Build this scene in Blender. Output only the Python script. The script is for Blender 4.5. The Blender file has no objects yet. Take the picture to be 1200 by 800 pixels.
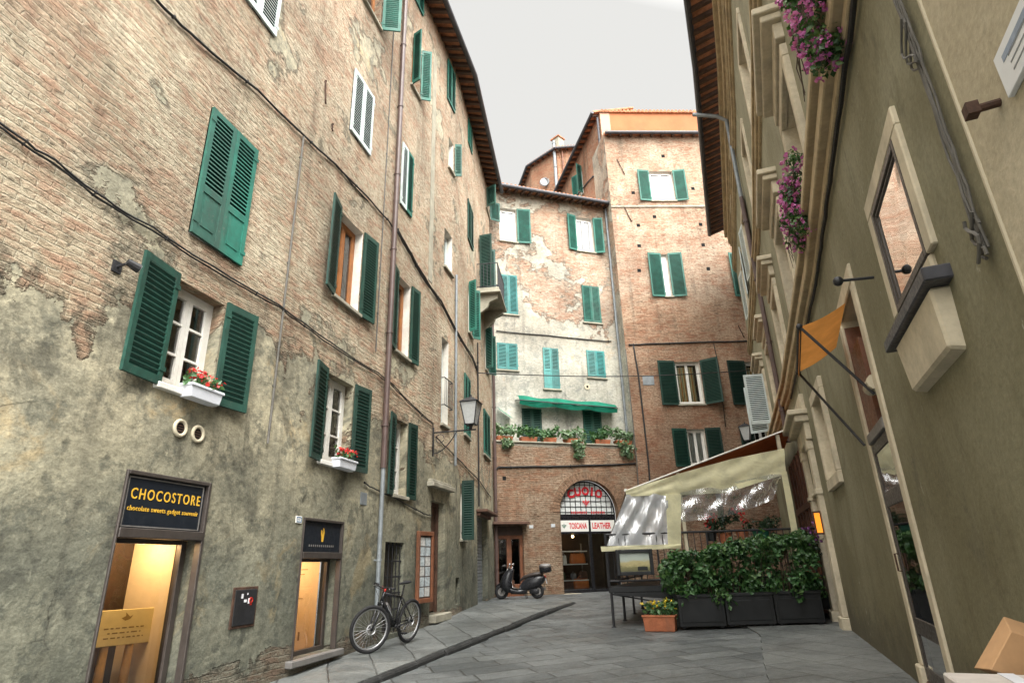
import bpy, math, random
from mathutils import Vector, Matrix
random.seed(7)
C = bpy.context.scene.collection
V = Vector
PI = math.pi
R_ = math.radians

# ------------------------------------------------------------------ camera
FPX = 696.0                      # focal length for a 1200 px wide frame
EYE = V((0, 0, 1.6))
_up = V((-55.0, 1850.0, -FPX)).normalized()
_fw = V((0, 0, -1))
_Y = (_fw - _up * _fw.dot(_up)).normalized()
_X = _Y.cross(_up)
M3 = Matrix((_X, _Y, _up))       # camera axes -> world
def ray(px, py):
    return M3 @ V((px - 600, 400 - py, -FPX))
def hit(px, py, P, N):           # where a line of sight meets a real plane
    r = ray(px, py); P = V(P); N = V(N)
    k = (P - EYE).dot(N) / r.dot(N)
    return EYE + r * k
def at_y(px, py, Y): return hit(px, py, (0, Y, 0), (0, 1, 0))
def at_z(px, py, z): return hit(px, py, (0, 0, z), (0, 0, 1))

# ------------------------------------------------------------------ nodes / materials
class NT:
    def __init__(s, name):
        s.m = bpy.data.materials.new(name); s.m.use_nodes = True
        s.t = s.m.node_tree; s.t.nodes.clear()
        s.out = s.n('ShaderNodeOutputMaterial')
    def n(s, kind, **kw):
        nd = s.t.nodes.new(kind)
        for k, v in kw.items(): setattr(nd, k, v)
        return nd
    def put(s, sock, v):
        if v is None: return
        if hasattr(v, 'links') or isinstance(v, bpy.types.NodeSocket): s.t.links.new(v, sock)
        elif isinstance(v, (tuple, list)):
            v = tuple(v)
            if sock.type == 'RGBA' and len(v) == 3: v = v + (1,)
            sock.default_value = v
        else: sock.default_value = v
    def math(s, op, a, b=None, clamp=False):
        nd = s.n('ShaderNodeMath', operation=op); nd.use_clamp = clamp
        s.put(nd.inputs[0], a); s.put(nd.inputs[1], b); return nd.outputs[0]
    def mix(s, f, a, b, mode='MIX'):
        nd = s.n('ShaderNodeMix', data_type='RGBA', blend_type=mode)
        s.put(nd.inputs[0], f); s.put(nd.inputs[6], a); s.put(nd.inputs[7], b); return nd.outputs[2]
    def mapr(s, v, a, b, c=0.0, d=1.0, smooth=True):
        nd = s.n('ShaderNodeMapRange'); nd.interpolation_type = 'SMOOTHSTEP' if smooth else 'LINEAR'
        for i, x in enumerate((v, a, b, c, d)): s.put(nd.inputs[i], x)
        return nd.outputs[0]
    def noise(s, vec, scale, detail=4, rough=.55, dist=0.0):
        nd = s.n('ShaderNodeTexNoise'); s.put(nd.inputs['Vector'], vec)
        nd.inputs['Scale'].default_value = scale; nd.inputs['Detail'].default_value = detail
        nd.inputs['Roughness'].default_value = rough; nd.inputs['Distortion'].default_value = dist
        return nd.outputs[0]
    def scalev(s, vec, sc):
        nd = s.n('ShaderNodeVectorMath', operation='MULTIPLY'); s.put(nd.inputs[0], vec); nd.inputs[1].default_value = sc
        return nd.outputs[0]
    def bump(s, h, dist=.01, strength=1.0, normal=None):
        nd = s.n('ShaderNodeBump'); nd.inputs['Distance'].default_value = dist; nd.inputs['Strength'].default_value = strength
        s.put(nd.inputs['Height'], h)
        if normal is not None: s.put(nd.inputs['Normal'], normal)
        return nd.outputs[0]
    def bsdf(s, col, rough=.6, metal=0.0, normal=None, spec=.4, **kw):
        nd = s.n('ShaderNodeBsdfPrincipled')
        s.put(nd.inputs['Base Color'], col); s.put(nd.inputs['Roughness'], rough); nd.inputs['Metallic'].default_value = metal
        nd.inputs['Specular IOR Level'].default_value = spec
        s.put(nd.inputs['Normal'], normal)
        for k, v in kw.items(): s.put(nd.inputs[k], v)
        return nd.outputs[0]
    def done(s, sh): s.t.links.new(sh, s.out.inputs[0]); return s.m
    def obj(s): return s.n('ShaderNodeTexCoord').outputs['Object']
    def uv(s): return s.n('ShaderNodeTexCoord').outputs['UV']

def paint(name, col, rough=.55, var=.25, scale=6.0, bump=.0, metal=0.0, spec=.4, dirt=.35, grain=None, fade=0.0):
    t = NT(name); o = t.obj()
    a = t.noise(o, scale, 5, .6); b = t.noise(o, scale * 7, 3, .6)
    f = t.math('ADD', t.math('MULTIPLY', a, .7), t.math('MULTIPLY', b, .3))
    hi = tuple(min(1, c * (1 + var)) for c in col); lo = tuple(c * (1 - var) for c in col)
    c1 = t.mix(t.mapr(f, .32, .68), lo, hi)
    d = t.noise(t.scalev(o, (1, 1, .25)), scale * .6, 5, .65)
    g = (col[0] + col[1] + col[2]) / 3
    c2 = t.mix(t.math('MULTIPLY', t.mapr(d, .5, .75), dirt), c1, (g * .55 + .01, g * .5 + .01, g * .42 + .008))
    if fade:
        oi = t.n('ShaderNodeObjectInfo'); rn = oi.outputs['Random']
        c2 = t.mix(t.math('MULTIPLY', rn, fade), c2, (g * 1.5 + .03, g * 1.9 + .035, g * 1.7 + .03))
        c2 = t.mix(1.0, c2, t.mapr(t.math('FRACT', t.math('MULTIPLY', rn, 7.31)), 0, 1, .72, 1.15, False), 'MULTIPLY')
        wear = t.mapr(t.noise(o, 13, 6, .75), .60, .67)
        c2 = t.mix(t.math('MULTIPLY', wear, .45), c2, (g * 1.2 + .05, g * 1.3 + .05, g * 1.1 + .04))
    nrm = None
    if grain: nrm = t.bump(t.noise(t.scalev(o, grain), 12, 4), .004, .6)
    elif bump: nrm = t.bump(t.noise(o, scale * 6, 4, .6), bump)
    r = t.mapr(b, .3, .7, max(.02, rough - .1), min(1, rough + .12))
    return t.done(t.bsdf(c2, r, metal, nrm, spec))

def glassy(name, tint=(.82, .86, .85), refl=1.0, wrinkle=0.0, haze=0.0, base=.06):
    t = NT(name); o = t.obj(); nrm = None
    if wrinkle:
        w = t.noise(t.scalev(o, (1.5, 1.5, .5)), 2.6, 4, .5, 1.2)
        nrm = t.bump(t.math('POWER', w, 1.6), wrinkle, 1.0)
    else:
        nrm = t.bump(t.noise(o, 1.3, 2), .006, 1.0)
    tr = t.n('ShaderNodeBsdfTransparent'); tr.inputs[0].default_value = (*tint, 1)
    gl = t.n('ShaderNodeBsdfGlossy'); gl.inputs[0].default_value = (1, 1, 1, 1); gl.inputs['Roughness'].default_value = .03 + .05 * haze
    t.put(gl.inputs['Normal'], nrm)
    fr = t.n('ShaderNodeFresnel'); fr.inputs[0].default_value = 1.52
    if wrinkle: t.put(fr.inputs['Normal'], nrm)
    f = t.math('ADD', t.math('MULTIPLY', fr.outputs[0], refl), base, True)
    mx = t.n('ShaderNodeMixShader'); t.put(mx.inputs[0], f); t.t.links.new(tr.outputs[0], mx.inputs[1]); t.t.links.new(gl.outputs[0], mx.inputs[2])
    sh = mx.outputs[0]
    if haze:
        df = t.n('ShaderNodeBsdfDiffuse'); df.inputs[0].default_value = (.72, .75, .78, 1)
        m2 = t.n('ShaderNodeMixShader'); m2.inputs[0].default_value = haze
        t.t.links.new(sh, m2.inputs[1]); t.t.links.new(df.outputs[0], m2.inputs[2]); sh = m2.outputs[0]
    return t.done(sh)

def ramp(t, v, pts, interp='EASE'):
    nd = t.n('ShaderNodeValToRGB'); nd.color_ramp.interpolation = interp
    e = nd.color_ramp.elements
    while len(e) < len(pts): e.new(.5)
    for i, (p, c) in enumerate(pts):
        e[i].position = p
        e[i].color = (*c, 1) if isinstance(c, (tuple, list)) else (c, c, c, 1)
    t.put(nd.inputs[0], v); return nd.outputs[0]

def wall_mat(name, bricks, mortar, plaster, prob, tint, zmax=24.0, bw=.27, bh=.066, amp=1.1, rough_brick=.016, streak=.5, pscale=.55, smear=.45, seed=0.0, stain=None, pits=.35, wobble=1.0):
    """old brick with remnants of plaster; UV holds metres along the wall and height"""
    t = NT(name); uv = t.uv()
    off = t.n('ShaderNodeVectorMath', operation='ADD'); t.put(off.inputs[0], uv); off.inputs[1].default_value = (seed, 0, seed * .37)
    p = off.outputs[0]
    wob = t.n('ShaderNodeTexNoise'); t.put(wob.inputs['Vector'], p); wob.inputs['Scale'].default_value = 2.3; wob.inputs['Detail'].default_value = 4
    wv = t.n('ShaderNodeVectorMath', operation='SUBTRACT'); t.put(wv.inputs[0], wob.outputs['Color']); wv.inputs[1].default_value = (.5, .5, .5)
    wm = t.scalev(wv.outputs[0], (.10 * wobble, .05 * wobble, 0))
    av = t.n('ShaderNodeVectorMath', operation='ADD'); t.put(av.inputs[0], p); t.put(av.inputs[1], wm)
    q = av.outputs[0]
    br = t.n('ShaderNodeTexBrick'); t.put(br.inputs['Vector'], q)
    br.inputs['Color1'].default_value = (*bricks[0], 1); br.inputs['Color2'].default_value = (*bricks[1], 1); br.inputs['Mortar'].default_value = (*mortar, 1)
    br.inputs['Scale'].default_value = 1; br.inputs['Mortar Size'].default_value = .010; br.inputs['Mortar Smooth'].default_value = .55
    br.inputs['Brick Width'].default_value = bw; br.inputs['Row Height'].default_value = bh
    big = t.noise(p, .45, 6, .6); mid = t.noise(p, 2.2, 6, .65); fine = t.noise(t.scalev(p, (1, 1.5, 1)), 10, 6, .74); grit = t.noise(p, 45, 3, .7)
    # cell-wise brick colour: squeezed noise gives each course its own hue
    cell = t.noise(t.scalev(q, (3.2, 9.0, 1)), 1.0, 2, .6)
    col = t.mix(t.mapr(cell, .42, .66), br.outputs['Color'], bricks[2])
    col = t.mix(t.math('MULTIPLY', t.mapr(cell, .40, .30), .55), col, tuple(c * .45 for c in bricks[0]))
    hue = t.mapr(t.noise(p, 1.0, 5, .6), .48, .66)
    col = t.mix(t.math('MULTIPLY', hue, .45), col, bricks[2])
    sm = t.math('MULTIPLY', t.mapr(t.noise(p, 1.1, 7, .7), .44, .62), smear)
    sm = t.math('MULTIPLY', sm, t.mapr(fine, .34, .56))
    col = t.mix(sm, col, mortar)
    pit = t.mapr(t.noise(t.scalev(q, (1, 2.6, 1)), 6.5, 5, .75, .6), .60, .68)
    col = t.mix(t.math('MULTIPLY', pit, pits), col, tuple(c * .30 for c in bricks[0]))
    spots = t.mapr(t.noise(t.scalev(q, (1, 2.2, 1)), 4.2, 4, .7, .4), .60, .70)
    col = t.mix(t.math('MULTIPLY', spots, pits * .8), col, tuple(min(1, c * 1.25) for c in mortar))
    sep = t.n('ShaderNodeSeparateXYZ'); t.put(sep.inputs[0], uv)
    z = t.math('DIVIDE', sep.outputs[1], zmax)
    pr = ramp(t, z, [(a / zmax, b) for a, b in prob])
    pn = t.math('ADD', t.math('MULTIPLY', t.noise(p, pscale, 7, .62, .3), 1.0), t.math('MULTIPLY', t.math('SUBTRACT', mid, .5), .35))
    mk = t.math('ADD', t.math('MULTIPLY', t.math('SUBTRACT', pn, .5), amp), pr)
    mask = t.mapr(mk, .482, .512)
    edge = t.math('MULTIPLY', t.mapr(mk, .445, .485), t.mapr(mk, .51, .49))
    pc = t.mix(t.mapr(t.noise(p, 1.3, 9, .66, .1), .38, .62), plaster[0], plaster[1])
    pc = t.mix(t.math('MULTIPLY', t.mapr(t.noise(p, 2.6, 9, .70, .15), .48, .62), .75), pc, plaster[2])
    pc = t.mix(t.math('MULTIPLY', t.mapr(t.noise(p, 4.5, 8, .72, .3), .60, .67), .55), pc, tuple(min(1, c * 1.35) for c in plaster[1]))
    pc = t.mix(t.math('MULTIPLY', t.mapr(t.noise(p, .9, 6, .7, .5), .57, .68), .6), pc, plaster[3] if len(plaster) > 3 else plaster[1])
    col = t.mix(mask, col, pc)
    col = t.mix(t.math('MULTIPLY', edge, .6), col, tuple(c * .35 for c in plaster[0]))
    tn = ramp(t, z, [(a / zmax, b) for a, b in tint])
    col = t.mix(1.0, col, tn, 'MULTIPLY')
    vo = t.n('ShaderNodeTexVoronoi'); vo.feature = 'DISTANCE_TO_EDGE'; t.put(vo.inputs['Vector'], q); vo.inputs['Scale'].default_value = .8
    ck = t.math('MULTIPLY', t.mapr(vo.outputs['Distance'], .007, .0015), t.mapr(t.noise(p, 1.1, 6, .65), .55, .62))
    col = t.mix(t.math('MULTIPLY', ck, t.math('MULTIPLY', mask, .5)), col, (.03, .028, .022))
    st = t.noise(t.scalev(p, (2.4, .16, 1)), 1.3, 6, .65)
    col = t.mix(t.math('MULTIPLY', t.mapr(st, .50, .72), streak), col, (.05, .047, .038))
    if stain:
        bl = t.mapr(t.noise(t.scalev(p, (1, .7, 1)), 1.35, 7, .68, .5), .52, .64)
        zz = ramp(t, z, [(a / zmax, b) for a, b in stain])
        col = t.mix(t.math('MULTIPLY', bl, zz), col, (.040, .040, .034))
    v = t.mapr(t.math('ADD', t.math('MULTIPLY', big, .5), t.math('MULTIPLY', fine, .5)), .33, .68, .52, 1.45, False)
    col = t.mix(1.0, col, v, 'MULTIPLY')
    v2 = t.mapr(grit, .3, .7, .82, 1.18, False)
    col = t.mix(1.0, col, v2, 'MULTIPLY')
    inv = t.math('SUBTRACT', 1.0, mask)
    hb = t.math('MULTIPLY', t.math('SUBTRACT', t.math('SUBTRACT', t.math('ADD', t.math('MULTIPLY', fine, 2.2), t.math('MULTIPLY', cell, .9)), br.outputs['Fac']), t.math('MULTIPLY', pit, 1.5)), inv)
    hp = t.math('ADD', t.math('MULTIPLY', mask, 1.1), t.math('MULTIPLY', t.math('MULTIPLY', t.noise(p, 3.5, 7, .6), mask), .55))
    h = t.math('ADD', t.math('ADD', hb, hp), t.math('MULTIPLY', grit, t.math('ADD', t.math('MULTIPLY', inv, .18), .05)))
    nrm = t.bump(h, rough_brick * 1.8, 1.0)
    return t.done(t.bsdf(col, .92, 0, nrm, .15))

def plaster_mat(name, cols, streak=.35, seed=0.0, low=None):
    t = NT(name); uv = t.uv()
    off = t.n('ShaderNodeVectorMath', operation='ADD'); t.put(off.inputs[0], uv); off.inputs[1].default_value = (seed, 0, 0)
    p = off.outputs[0]
    a = t.noise(p, .7, 7, .62, .4); b = t.noise(t.scalev(p, (2.6, .5, 1)), 2.0, 7, .65); c = t.noise(p, 26, 5, .7)
    col = t.mix(t.mapr(a, .34, .66), cols[0], cols[1])
    col = t.mix(t.math('MULTIPLY', t.mapr(b, .48, .72), streak), col, cols[2])
    col = t.mix(t.math('MULTIPLY', t.mapr(t.noise(p, 3.3, 7, .7), .62, .72), .3), col, cols[3])
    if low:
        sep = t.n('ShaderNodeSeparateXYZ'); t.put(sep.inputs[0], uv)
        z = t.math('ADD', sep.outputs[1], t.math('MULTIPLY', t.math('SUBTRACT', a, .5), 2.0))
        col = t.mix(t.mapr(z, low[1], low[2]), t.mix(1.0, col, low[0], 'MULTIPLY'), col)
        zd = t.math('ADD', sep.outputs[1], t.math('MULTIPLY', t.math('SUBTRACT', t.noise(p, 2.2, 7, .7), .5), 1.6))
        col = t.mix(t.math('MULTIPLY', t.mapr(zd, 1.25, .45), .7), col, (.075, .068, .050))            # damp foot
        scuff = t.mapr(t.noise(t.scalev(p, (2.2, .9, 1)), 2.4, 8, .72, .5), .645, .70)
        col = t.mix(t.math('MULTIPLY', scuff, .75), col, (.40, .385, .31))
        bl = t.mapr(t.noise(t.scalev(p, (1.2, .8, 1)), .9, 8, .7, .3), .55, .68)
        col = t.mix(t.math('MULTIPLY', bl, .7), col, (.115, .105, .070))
        dv_ = t.n('ShaderNodeVectorMath', operation='ADD'); t.put(dv_.inputs[0], p); nz = t.n('ShaderNodeTexNoise'); t.put(nz.inputs['Vector'], p); nz.inputs['Scale'].default_value = 2.0; nz.inputs['Detail'].default_value = 6; t.put(dv_.inputs[1], t.scalev(nz.outputs['Color'], (.35, .35, 0)))
        vo = t.n('ShaderNodeTexVoronoi'); vo.feature = 'DISTANCE_TO_EDGE'; t.put(vo.inputs['Vector'], dv_.outputs[0]); vo.inputs['Scale'].default_value = .55
        ck = t.math('MULTIPLY', t.mapr(vo.outputs['Distance'], .006, .0012), t.mapr(t.noise(p, .9, 6, .65), .54, .62))
        col = t.mix(t.math('MULTIPLY', ck, .4), col, (.05, .045, .032))
        dr = t.mapr(t.noise(t.scalev(p, (9, .35, 1)), 1.0, 5, .6), .60, .74)
        col = t.mix(t.math('MULTIPLY', dr, .35), col, (.085, .078, .055))
    col = t.mix(1.0, col, t.mapr(c, .25, .75, .8, 1.2, False), 'MULTIPLY')
    h = t.math('ADD', t.math('MULTIPLY', c, .4), t.noise(p, 4, 6, .6))
    return t.done(t.bsdf(col, .9, 0, t.bump(h, .008), .15))

def leaf_mat(name, a, b, c=None):
    t = NT(name); g = t.n('ShaderNodeNewGeometry')
    n = t.noise(t.obj(), 5, 3)
    col = t.mix(g.outputs['Random Per Island'], a, b)
    if c: col = t.mix(t.mapr(n, .52, .68), col, c)
    p = t.bsdf(col, .42, 0, None, .45)
    tr = t.n('ShaderNodeBsdfTranslucent'); t.put(tr.inputs[0], t.mix(1.0, col, (1.3, 1.4, .7), 'MULTIPLY'))
    mx = t.n('ShaderNodeMixShader'); mx.inputs[0].default_value = .25
    t.t.links.new(p, mx.inputs[1]); t.t.links.new(tr.outputs[0], mx.inputs[2])
    return t.done(mx.outputs[0])

def slab_mat(name, ang, bw, bh, cols, joint, seed=0.0, jsize=.012):
    t = NT(name); o = t.obj()
    mp = t.n('ShaderNodeMapping'); t.put(mp.inputs[0], o); mp.inputs['Rotation'].default_value = (0, 0, ang); mp.inputs['Location'].default_value = (seed, seed * .4, 0)
    p = mp.outputs[0]
    w = t.n('ShaderNodeTexNoise'); t.put(w.inputs['Vector'], p); w.inputs['Scale'].default_value = 1.6; w.inputs['Detail'].default_value = 3
    wv = t.n('ShaderNodeVectorMath', operation='SUBTRACT'); t.put(wv.inputs[0], w.outputs['Color']); wv.inputs[1].default_value = (.5, .5, .5)
    ad = t.n('ShaderNodeVectorMath', operation='ADD'); t.put(ad.inputs[0], p); t.put(ad.inputs[1], t.scalev(wv.outputs[0], (.07, .07, 0)))
    br = t.n('ShaderNodeTexBrick'); t.put(br.inputs['Vector'], ad.outputs[0])
    br.inputs['Color1'].default_value = (*cols[0], 1); br.inputs['Color2'].default_value = (*cols[1], 1); br.inputs['Mortar'].default_value = (*joint, 1)
    br.inputs['Scale'].default_value = 1; br.inputs['Mortar Size'].default_value = jsize; br.inputs['Mortar Smooth'].default_value = .35
    br.inputs['Brick Width'].default_value = bw; br.inputs['Row Height'].default_value = bh; br.offset = .37; br.squash = .8; br.squash_frequency = 3
    a = t.noise(p, .8, 7, .65, .3); b = t.noise(p, 5, 7, .7); c = t.noise(p, 38, 4, .7)
    col = t.mix(t.math('MULTIPLY', t.mapr(a, .46, .64), .55), br.outputs['Color'], cols[2])
    col = t.mix(t.math('MULTIPLY', t.mapr(b, .54, .70), .45), col, joint)
    col = t.mix(t.math('MULTIPLY', t.mapr(t.noise(p, .45, 8, .7, .4), .53, .66), .5), col, tuple(x * 1.6 for x in joint))
    col = t.mix(1.0, col, t.mapr(c, .25, .75, .75, 1.25, False), 'MULTIPLY')
    h = t.math('SUBTRACT', t.math('ADD', t.math('MULTIPLY', b, 1.1), t.math('MULTIPLY', c, .3)), t.math('MULTIPLY', br.outputs['Fac'], 1.2))
    return t.done(t.bsdf(col, t.mapr(t.math('ADD', a, t.math('MULTIPLY', t.math('SUBTRACT', b, .5), .6)), .3, .7, .36, .72), 0, t.bump(h, .016), .42))

def emit_mat(name, col, k):
    t = NT(name); e = t.n('ShaderNodeEmission'); e.inputs[0].default_value = (*col, 1); e.inputs[1].default_value = k
    return t.done(e.outputs[0])

def cloth_mat(name, col, trans=.3, rough=.8):
    t = NT(name); o = t.obj()
    c = t.mix(t.mapr(t.noise(o, 2.2, 6, .65), .35, .65), tuple(x * .82 for x in col), tuple(min(1, x * 1.1) for x in col))
    nrm = t.bump(t.noise(t.scalev(o, (1, 1, 1.6)), 2.6, 4, .5, .8), .05, .6)
    p = t.bsdf(c, rough, 0, nrm, .2)
    tr = t.n('ShaderNodeBsdfTranslucent'); t.put(tr.inputs[0], c)
    mx = t.n('ShaderNodeMixShader'); mx.inputs[0].default_value = trans
    t.t.links.new(p, mx.inputs[1]); t.t.links.new(tr.outputs[0], mx.inputs[2])
    return t.done(mx.outputs[0])

def stripe_mat(name, cols, w):
    t = NT(name); uv = t.uv()
    sep = t.n('ShaderNodeSeparateXYZ'); t.put(sep.inputs[0], uv)
    f = t.math('FRACT', t.math('DIVIDE', sep.outputs[0], w))
    nd = t.n('ShaderNodeValToRGB'); nd.color_ramp.interpolation = 'CONSTANT'
    e = nd.color_ramp.elements
    while len(e) < len(cols): e.new(.5)
    for i, c in enumerate(cols): e[i].position = i / len(cols); e[i].color = (*c, 1)
    t.put(nd.inputs[0], f)
    return t.done(t.bsdf(nd.outputs[0], .85, 0, None, .1))

class MM: pass
M = MM()
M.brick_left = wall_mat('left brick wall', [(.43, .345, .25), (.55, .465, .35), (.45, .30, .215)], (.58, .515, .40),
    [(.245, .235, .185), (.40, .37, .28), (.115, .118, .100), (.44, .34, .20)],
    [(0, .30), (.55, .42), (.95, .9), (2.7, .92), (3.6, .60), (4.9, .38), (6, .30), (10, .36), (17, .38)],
    [(0, (.42, .45, .45)), (1.5, (.50, .53, .52)), (2.4, (.72, .72, .67)), (3.3, (.98, .95, .87)), (6, (1, .985, .93)), (12, (1.04, 1.0, .96)), (18, (1.1, 1.04, 1.0))], zmax=18, amp=1.2, streak=.36, smear=1.0, rough_brick=.030, bw=.27, bh=.072, pits=.85, wobble=2.2,  # greyer plaster low down, darkened further as painted shade at street level
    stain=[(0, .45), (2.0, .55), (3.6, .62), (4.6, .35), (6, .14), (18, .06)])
M.brick_corner = wall_mat('corner brick wall', [(.43, .315, .235), (.54, .445, .35), (.44, .28, .20)], (.58, .525, .44),
    [(.38, .37, .315), (.47, .455, .395), (.25, .26, .235), (.42, .31, .20)],
    [(0, 0), (5.6, .0), (6.0, .95), (8.6, .95), (10.6, .66), (12.4, .46), (15.5, .40), (18, .56)],
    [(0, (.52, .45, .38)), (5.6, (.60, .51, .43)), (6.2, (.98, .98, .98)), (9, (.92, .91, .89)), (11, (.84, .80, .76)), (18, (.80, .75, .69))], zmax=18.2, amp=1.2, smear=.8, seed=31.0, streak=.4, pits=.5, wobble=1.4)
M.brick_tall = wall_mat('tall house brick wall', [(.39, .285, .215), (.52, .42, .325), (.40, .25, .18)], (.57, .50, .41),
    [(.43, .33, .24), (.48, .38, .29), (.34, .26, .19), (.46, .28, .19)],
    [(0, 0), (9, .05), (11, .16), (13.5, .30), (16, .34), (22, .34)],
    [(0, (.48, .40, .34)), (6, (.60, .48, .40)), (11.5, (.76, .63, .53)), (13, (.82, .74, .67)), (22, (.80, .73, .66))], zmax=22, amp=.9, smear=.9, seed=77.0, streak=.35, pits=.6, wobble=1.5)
M.brick_far = wall_mat('far house brick wall', [(.46, .25, .15), (.52, .33, .22), (.45, .2, .12)], (.5, .38, .28),
    [(.5, .36, .25), (.55, .4, .28), (.4, .28, .2), (.5, .3, .2)], [(0, .3), (30, .35)], [(0, (.8, .8, .8)), (30, (.8, .76, .72))], zmax=30, amp=.8, seed=113.0)
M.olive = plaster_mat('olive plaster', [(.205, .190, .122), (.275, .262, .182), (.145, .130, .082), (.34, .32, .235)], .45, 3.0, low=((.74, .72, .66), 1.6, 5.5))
M.sage = plaster_mat('sage plaster', [(.20, .205, .150), (.265, .262, .195), (.155, .155, .112), (.32, .31, .24)], .35, 9.0)
M.pale = plaster_mat('pale plaster', [(.40, .35, .245), (.49, .435, .32), (.31, .27, .19), (.54, .49, .38)], .3, 17.0)
M.stone = paint('cream stone trim', (.50, .44, .325), .85, .18, 3.0, .004, spec=.15, dirt=.4)
M.ochre = paint('ochre moulding', (.42, .335, .21), .85, .2, 3.0, .004, spec=.15, dirt=.45)
M.reveal = paint('plastered reveal', (.30, .28, .22), .9, .22, 3.0, .006, spec=.1, dirt=.5)
M.revealwhite = paint('pale reveal', (.55, .52, .46), .9, .15, 3.0, .003, spec=.1)
M.orange_plaster = paint('orange plaster', (.32, .125, .06), .9, .12, 1.2, .004, spec=.1, dirt=.15)
M.dark = paint('dark interior', (.012, .012, .012), .9, .2, 2, spec=.1)
M.green = paint('dark green shutter paint', (.008, .052, .036), .52, .35, 3, .001, spec=.3, dirt=.55, fade=.28)
M.green2 = paint('bottle green shutter paint', (.008, .034, .024), .55, .35, 3, .001, spec=.3, dirt=.5, fade=.28)
M.emerald = paint('emerald shutter paint', (.012, .112, .080), .55, .35, 2.5, .001, spec=.28, dirt=.5, fade=.28)
M.teal = paint('teal shutter paint', (.035, .21, .20), .55, .3, 3, .001, spec=.3, dirt=.2, fade=.28)
M.greylouvre = paint('grey white louvre paint', (.46, .52, .51), .55, .12, 5, .001, dirt=.25)
M.white = paint('white window paint', (.62, .60, .55), .5, .1, 5, dirt=.3)
M.bright = paint('bright white frame', (.78, .77, .74), .5, .06, 5, dirt=.15)
M.orangewood = paint('orange brown window wood', (.30, .115, .035), .5, .25, 6, .001, dirt=.2, grain=(6, 6, 1))
M.wood = paint('red brown door wood', (.15, .058, .028), .5, .3, 5, .002, dirt=.3, grain=(8, 8, .8))
M.darkwood = paint('dark brown wood', (.045, .026, .018), .5, .3, 5, .002, dirt=.3, grain=(8, 8, .8))
M.olddoor = paint('old plank wood', (.085, .042, .026), .65, .35, 5, .003, dirt=.5, grain=(9, 9, .7))
M.iron = paint('black iron', (.018, .018, .02), .5, .3, 8, .001, dirt=.2)
M.rust = paint('rusty iron', (.07, .04, .028), .8, .4, 9, .003, spec=.2)
M.pipe_brown = paint('brown drainpipe', (.085, .055, .048), .45, .2, 5, spec=.4)
M.pipe_grey = paint('grey zinc pipe', (.20, .22, .23), .5, .2, 5, metal=.3)
M.pipe_dark = paint('dark zinc gutter', (.045, .045, .052), .45, .25, 5, spec=.4)
M.cable = paint('black cable rubber', (.020, .019, .018), .7, .2, 8)
M.cablegrey = paint('grey conduit', (.105, .098, .085), .7, .25, 8)
M.rooftile = paint('terracotta tile', (.36, .16, .085), .85, .4, 4, .006, spec=.15, dirt=.5)
M.rafter = paint('rafter wood', (.085, .05, .035), .8, .3, 6, .003)
M.louvre_gap = paint('shadowed louvre gap', (.006, .022, .016), .9, .2, 5, spec=.05, dirt=0)  # sheet behind the slats, painted dark for the shade between them
M.glass = glassy('window glass')
M.glassdark = glassy('dark window glass', (.45, .5, .5), 1.2, base=.10)
M.pvc = glassy('clear plastic sheet', (.86, .88, .90), 1.6, .05, .10, base=.10)
M.pvc2 = glassy('milky plastic sheet', (.86, .89, .92), 1.8, .05, .40, base=.16)
M.terracotta = paint('terracotta pot', (.34, .12, .06), .85, .25, 6, .003, spec=.15)
M.whiteplastic = paint('white plastic box', (.60, .62, .66), .5, .08, 5, dirt=.15)
M.leaf = leaf_mat('hedge leaf', (.016, .050, .018), (.055, .135, .036), (.10, .18, .055))
M.leaf2 = leaf_mat('pot plant leaf', (.03, .085, .03), (.075, .17, .06), (.12, .22, .09))
M.leafpale = leaf_mat('variegated leaf', (.06, .14, .06), (.20, .28, .16), (.30, .36, .25))
M.leafdark = leaf_mat('dark leaf', (.012, .03, .014), (.028, .055, .024))
M.pink = leaf_mat('pink petal', (.42, .09, .33), (.62, .22, .50), (.35, .05, .28))
M.red = leaf_mat('red petal', (.50, .02, .03), (.65, .06, .05))
M.yellow = leaf_mat('yellow petal', (.62, .42, .02), (.7, .55, .05))
M.purple = leaf_mat('purple petal', (.10, .03, .12), (.18, .06, .2))
M.twig = paint('brown twig', (.06, .04, .025), .8, .3, 9)
M.blackpaint = paint('black planter paint', (.014, .015, .016), .5, .3, 4, spec=.35, dirt=.3)
M.signblack = paint('blue black sign board', (.010, .013, .018), .45, .05, 2, spec=.25, dirt=0)
M.gold = paint('gold lettering', (.62, .36, .035), .45, .08, 9, dirt=0)
M.signwhite = paint('white sign board', (.70, .69, .64), .5, .06, 4, dirt=.2)
M.signred = paint('red lettering', (.55, .02, .03), .5, .1, 6, dirt=.05)
M.signgreen = paint('green emblem', (.03, .12, .07), .5, .1, 6, dirt=.05)
M.bronze = paint('brown metal door frame', (.060, .050, .044), .45, .2, 6, spec=.45, metal=.3)
M.greymetal = paint('grey metal frame', (.20, .19, .18), .5, .2, 5, metal=.4)
M.cream = paint('cream shop wall', (.80, .66, .46), .8, .06, 2, dirt=.05)
M.card = paint('brown cardboard', (.36, .215, .11), .8, .15, 4, spec=.15, dirt=.2)
M.cardpale = paint('pale cardboard', (.46, .42, .38), .8, .12, 4, spec=.15, dirt=.2)
M.bluep = paint('blue print', (.04, .12, .24), .7, .3, 20, dirt=.3)
M.placard = paint('cream placard', (.85, .70, .34), .6, .08, 3, dirt=.1)
M.ink = paint('faded ink', (.26, .17, .05), .7, .2, 9, dirt=0)
M.palewood = paint('pale wood', (.55, .33, .12), .5, .15, 5, dirt=.1, grain=(6, 6, 1))
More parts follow.
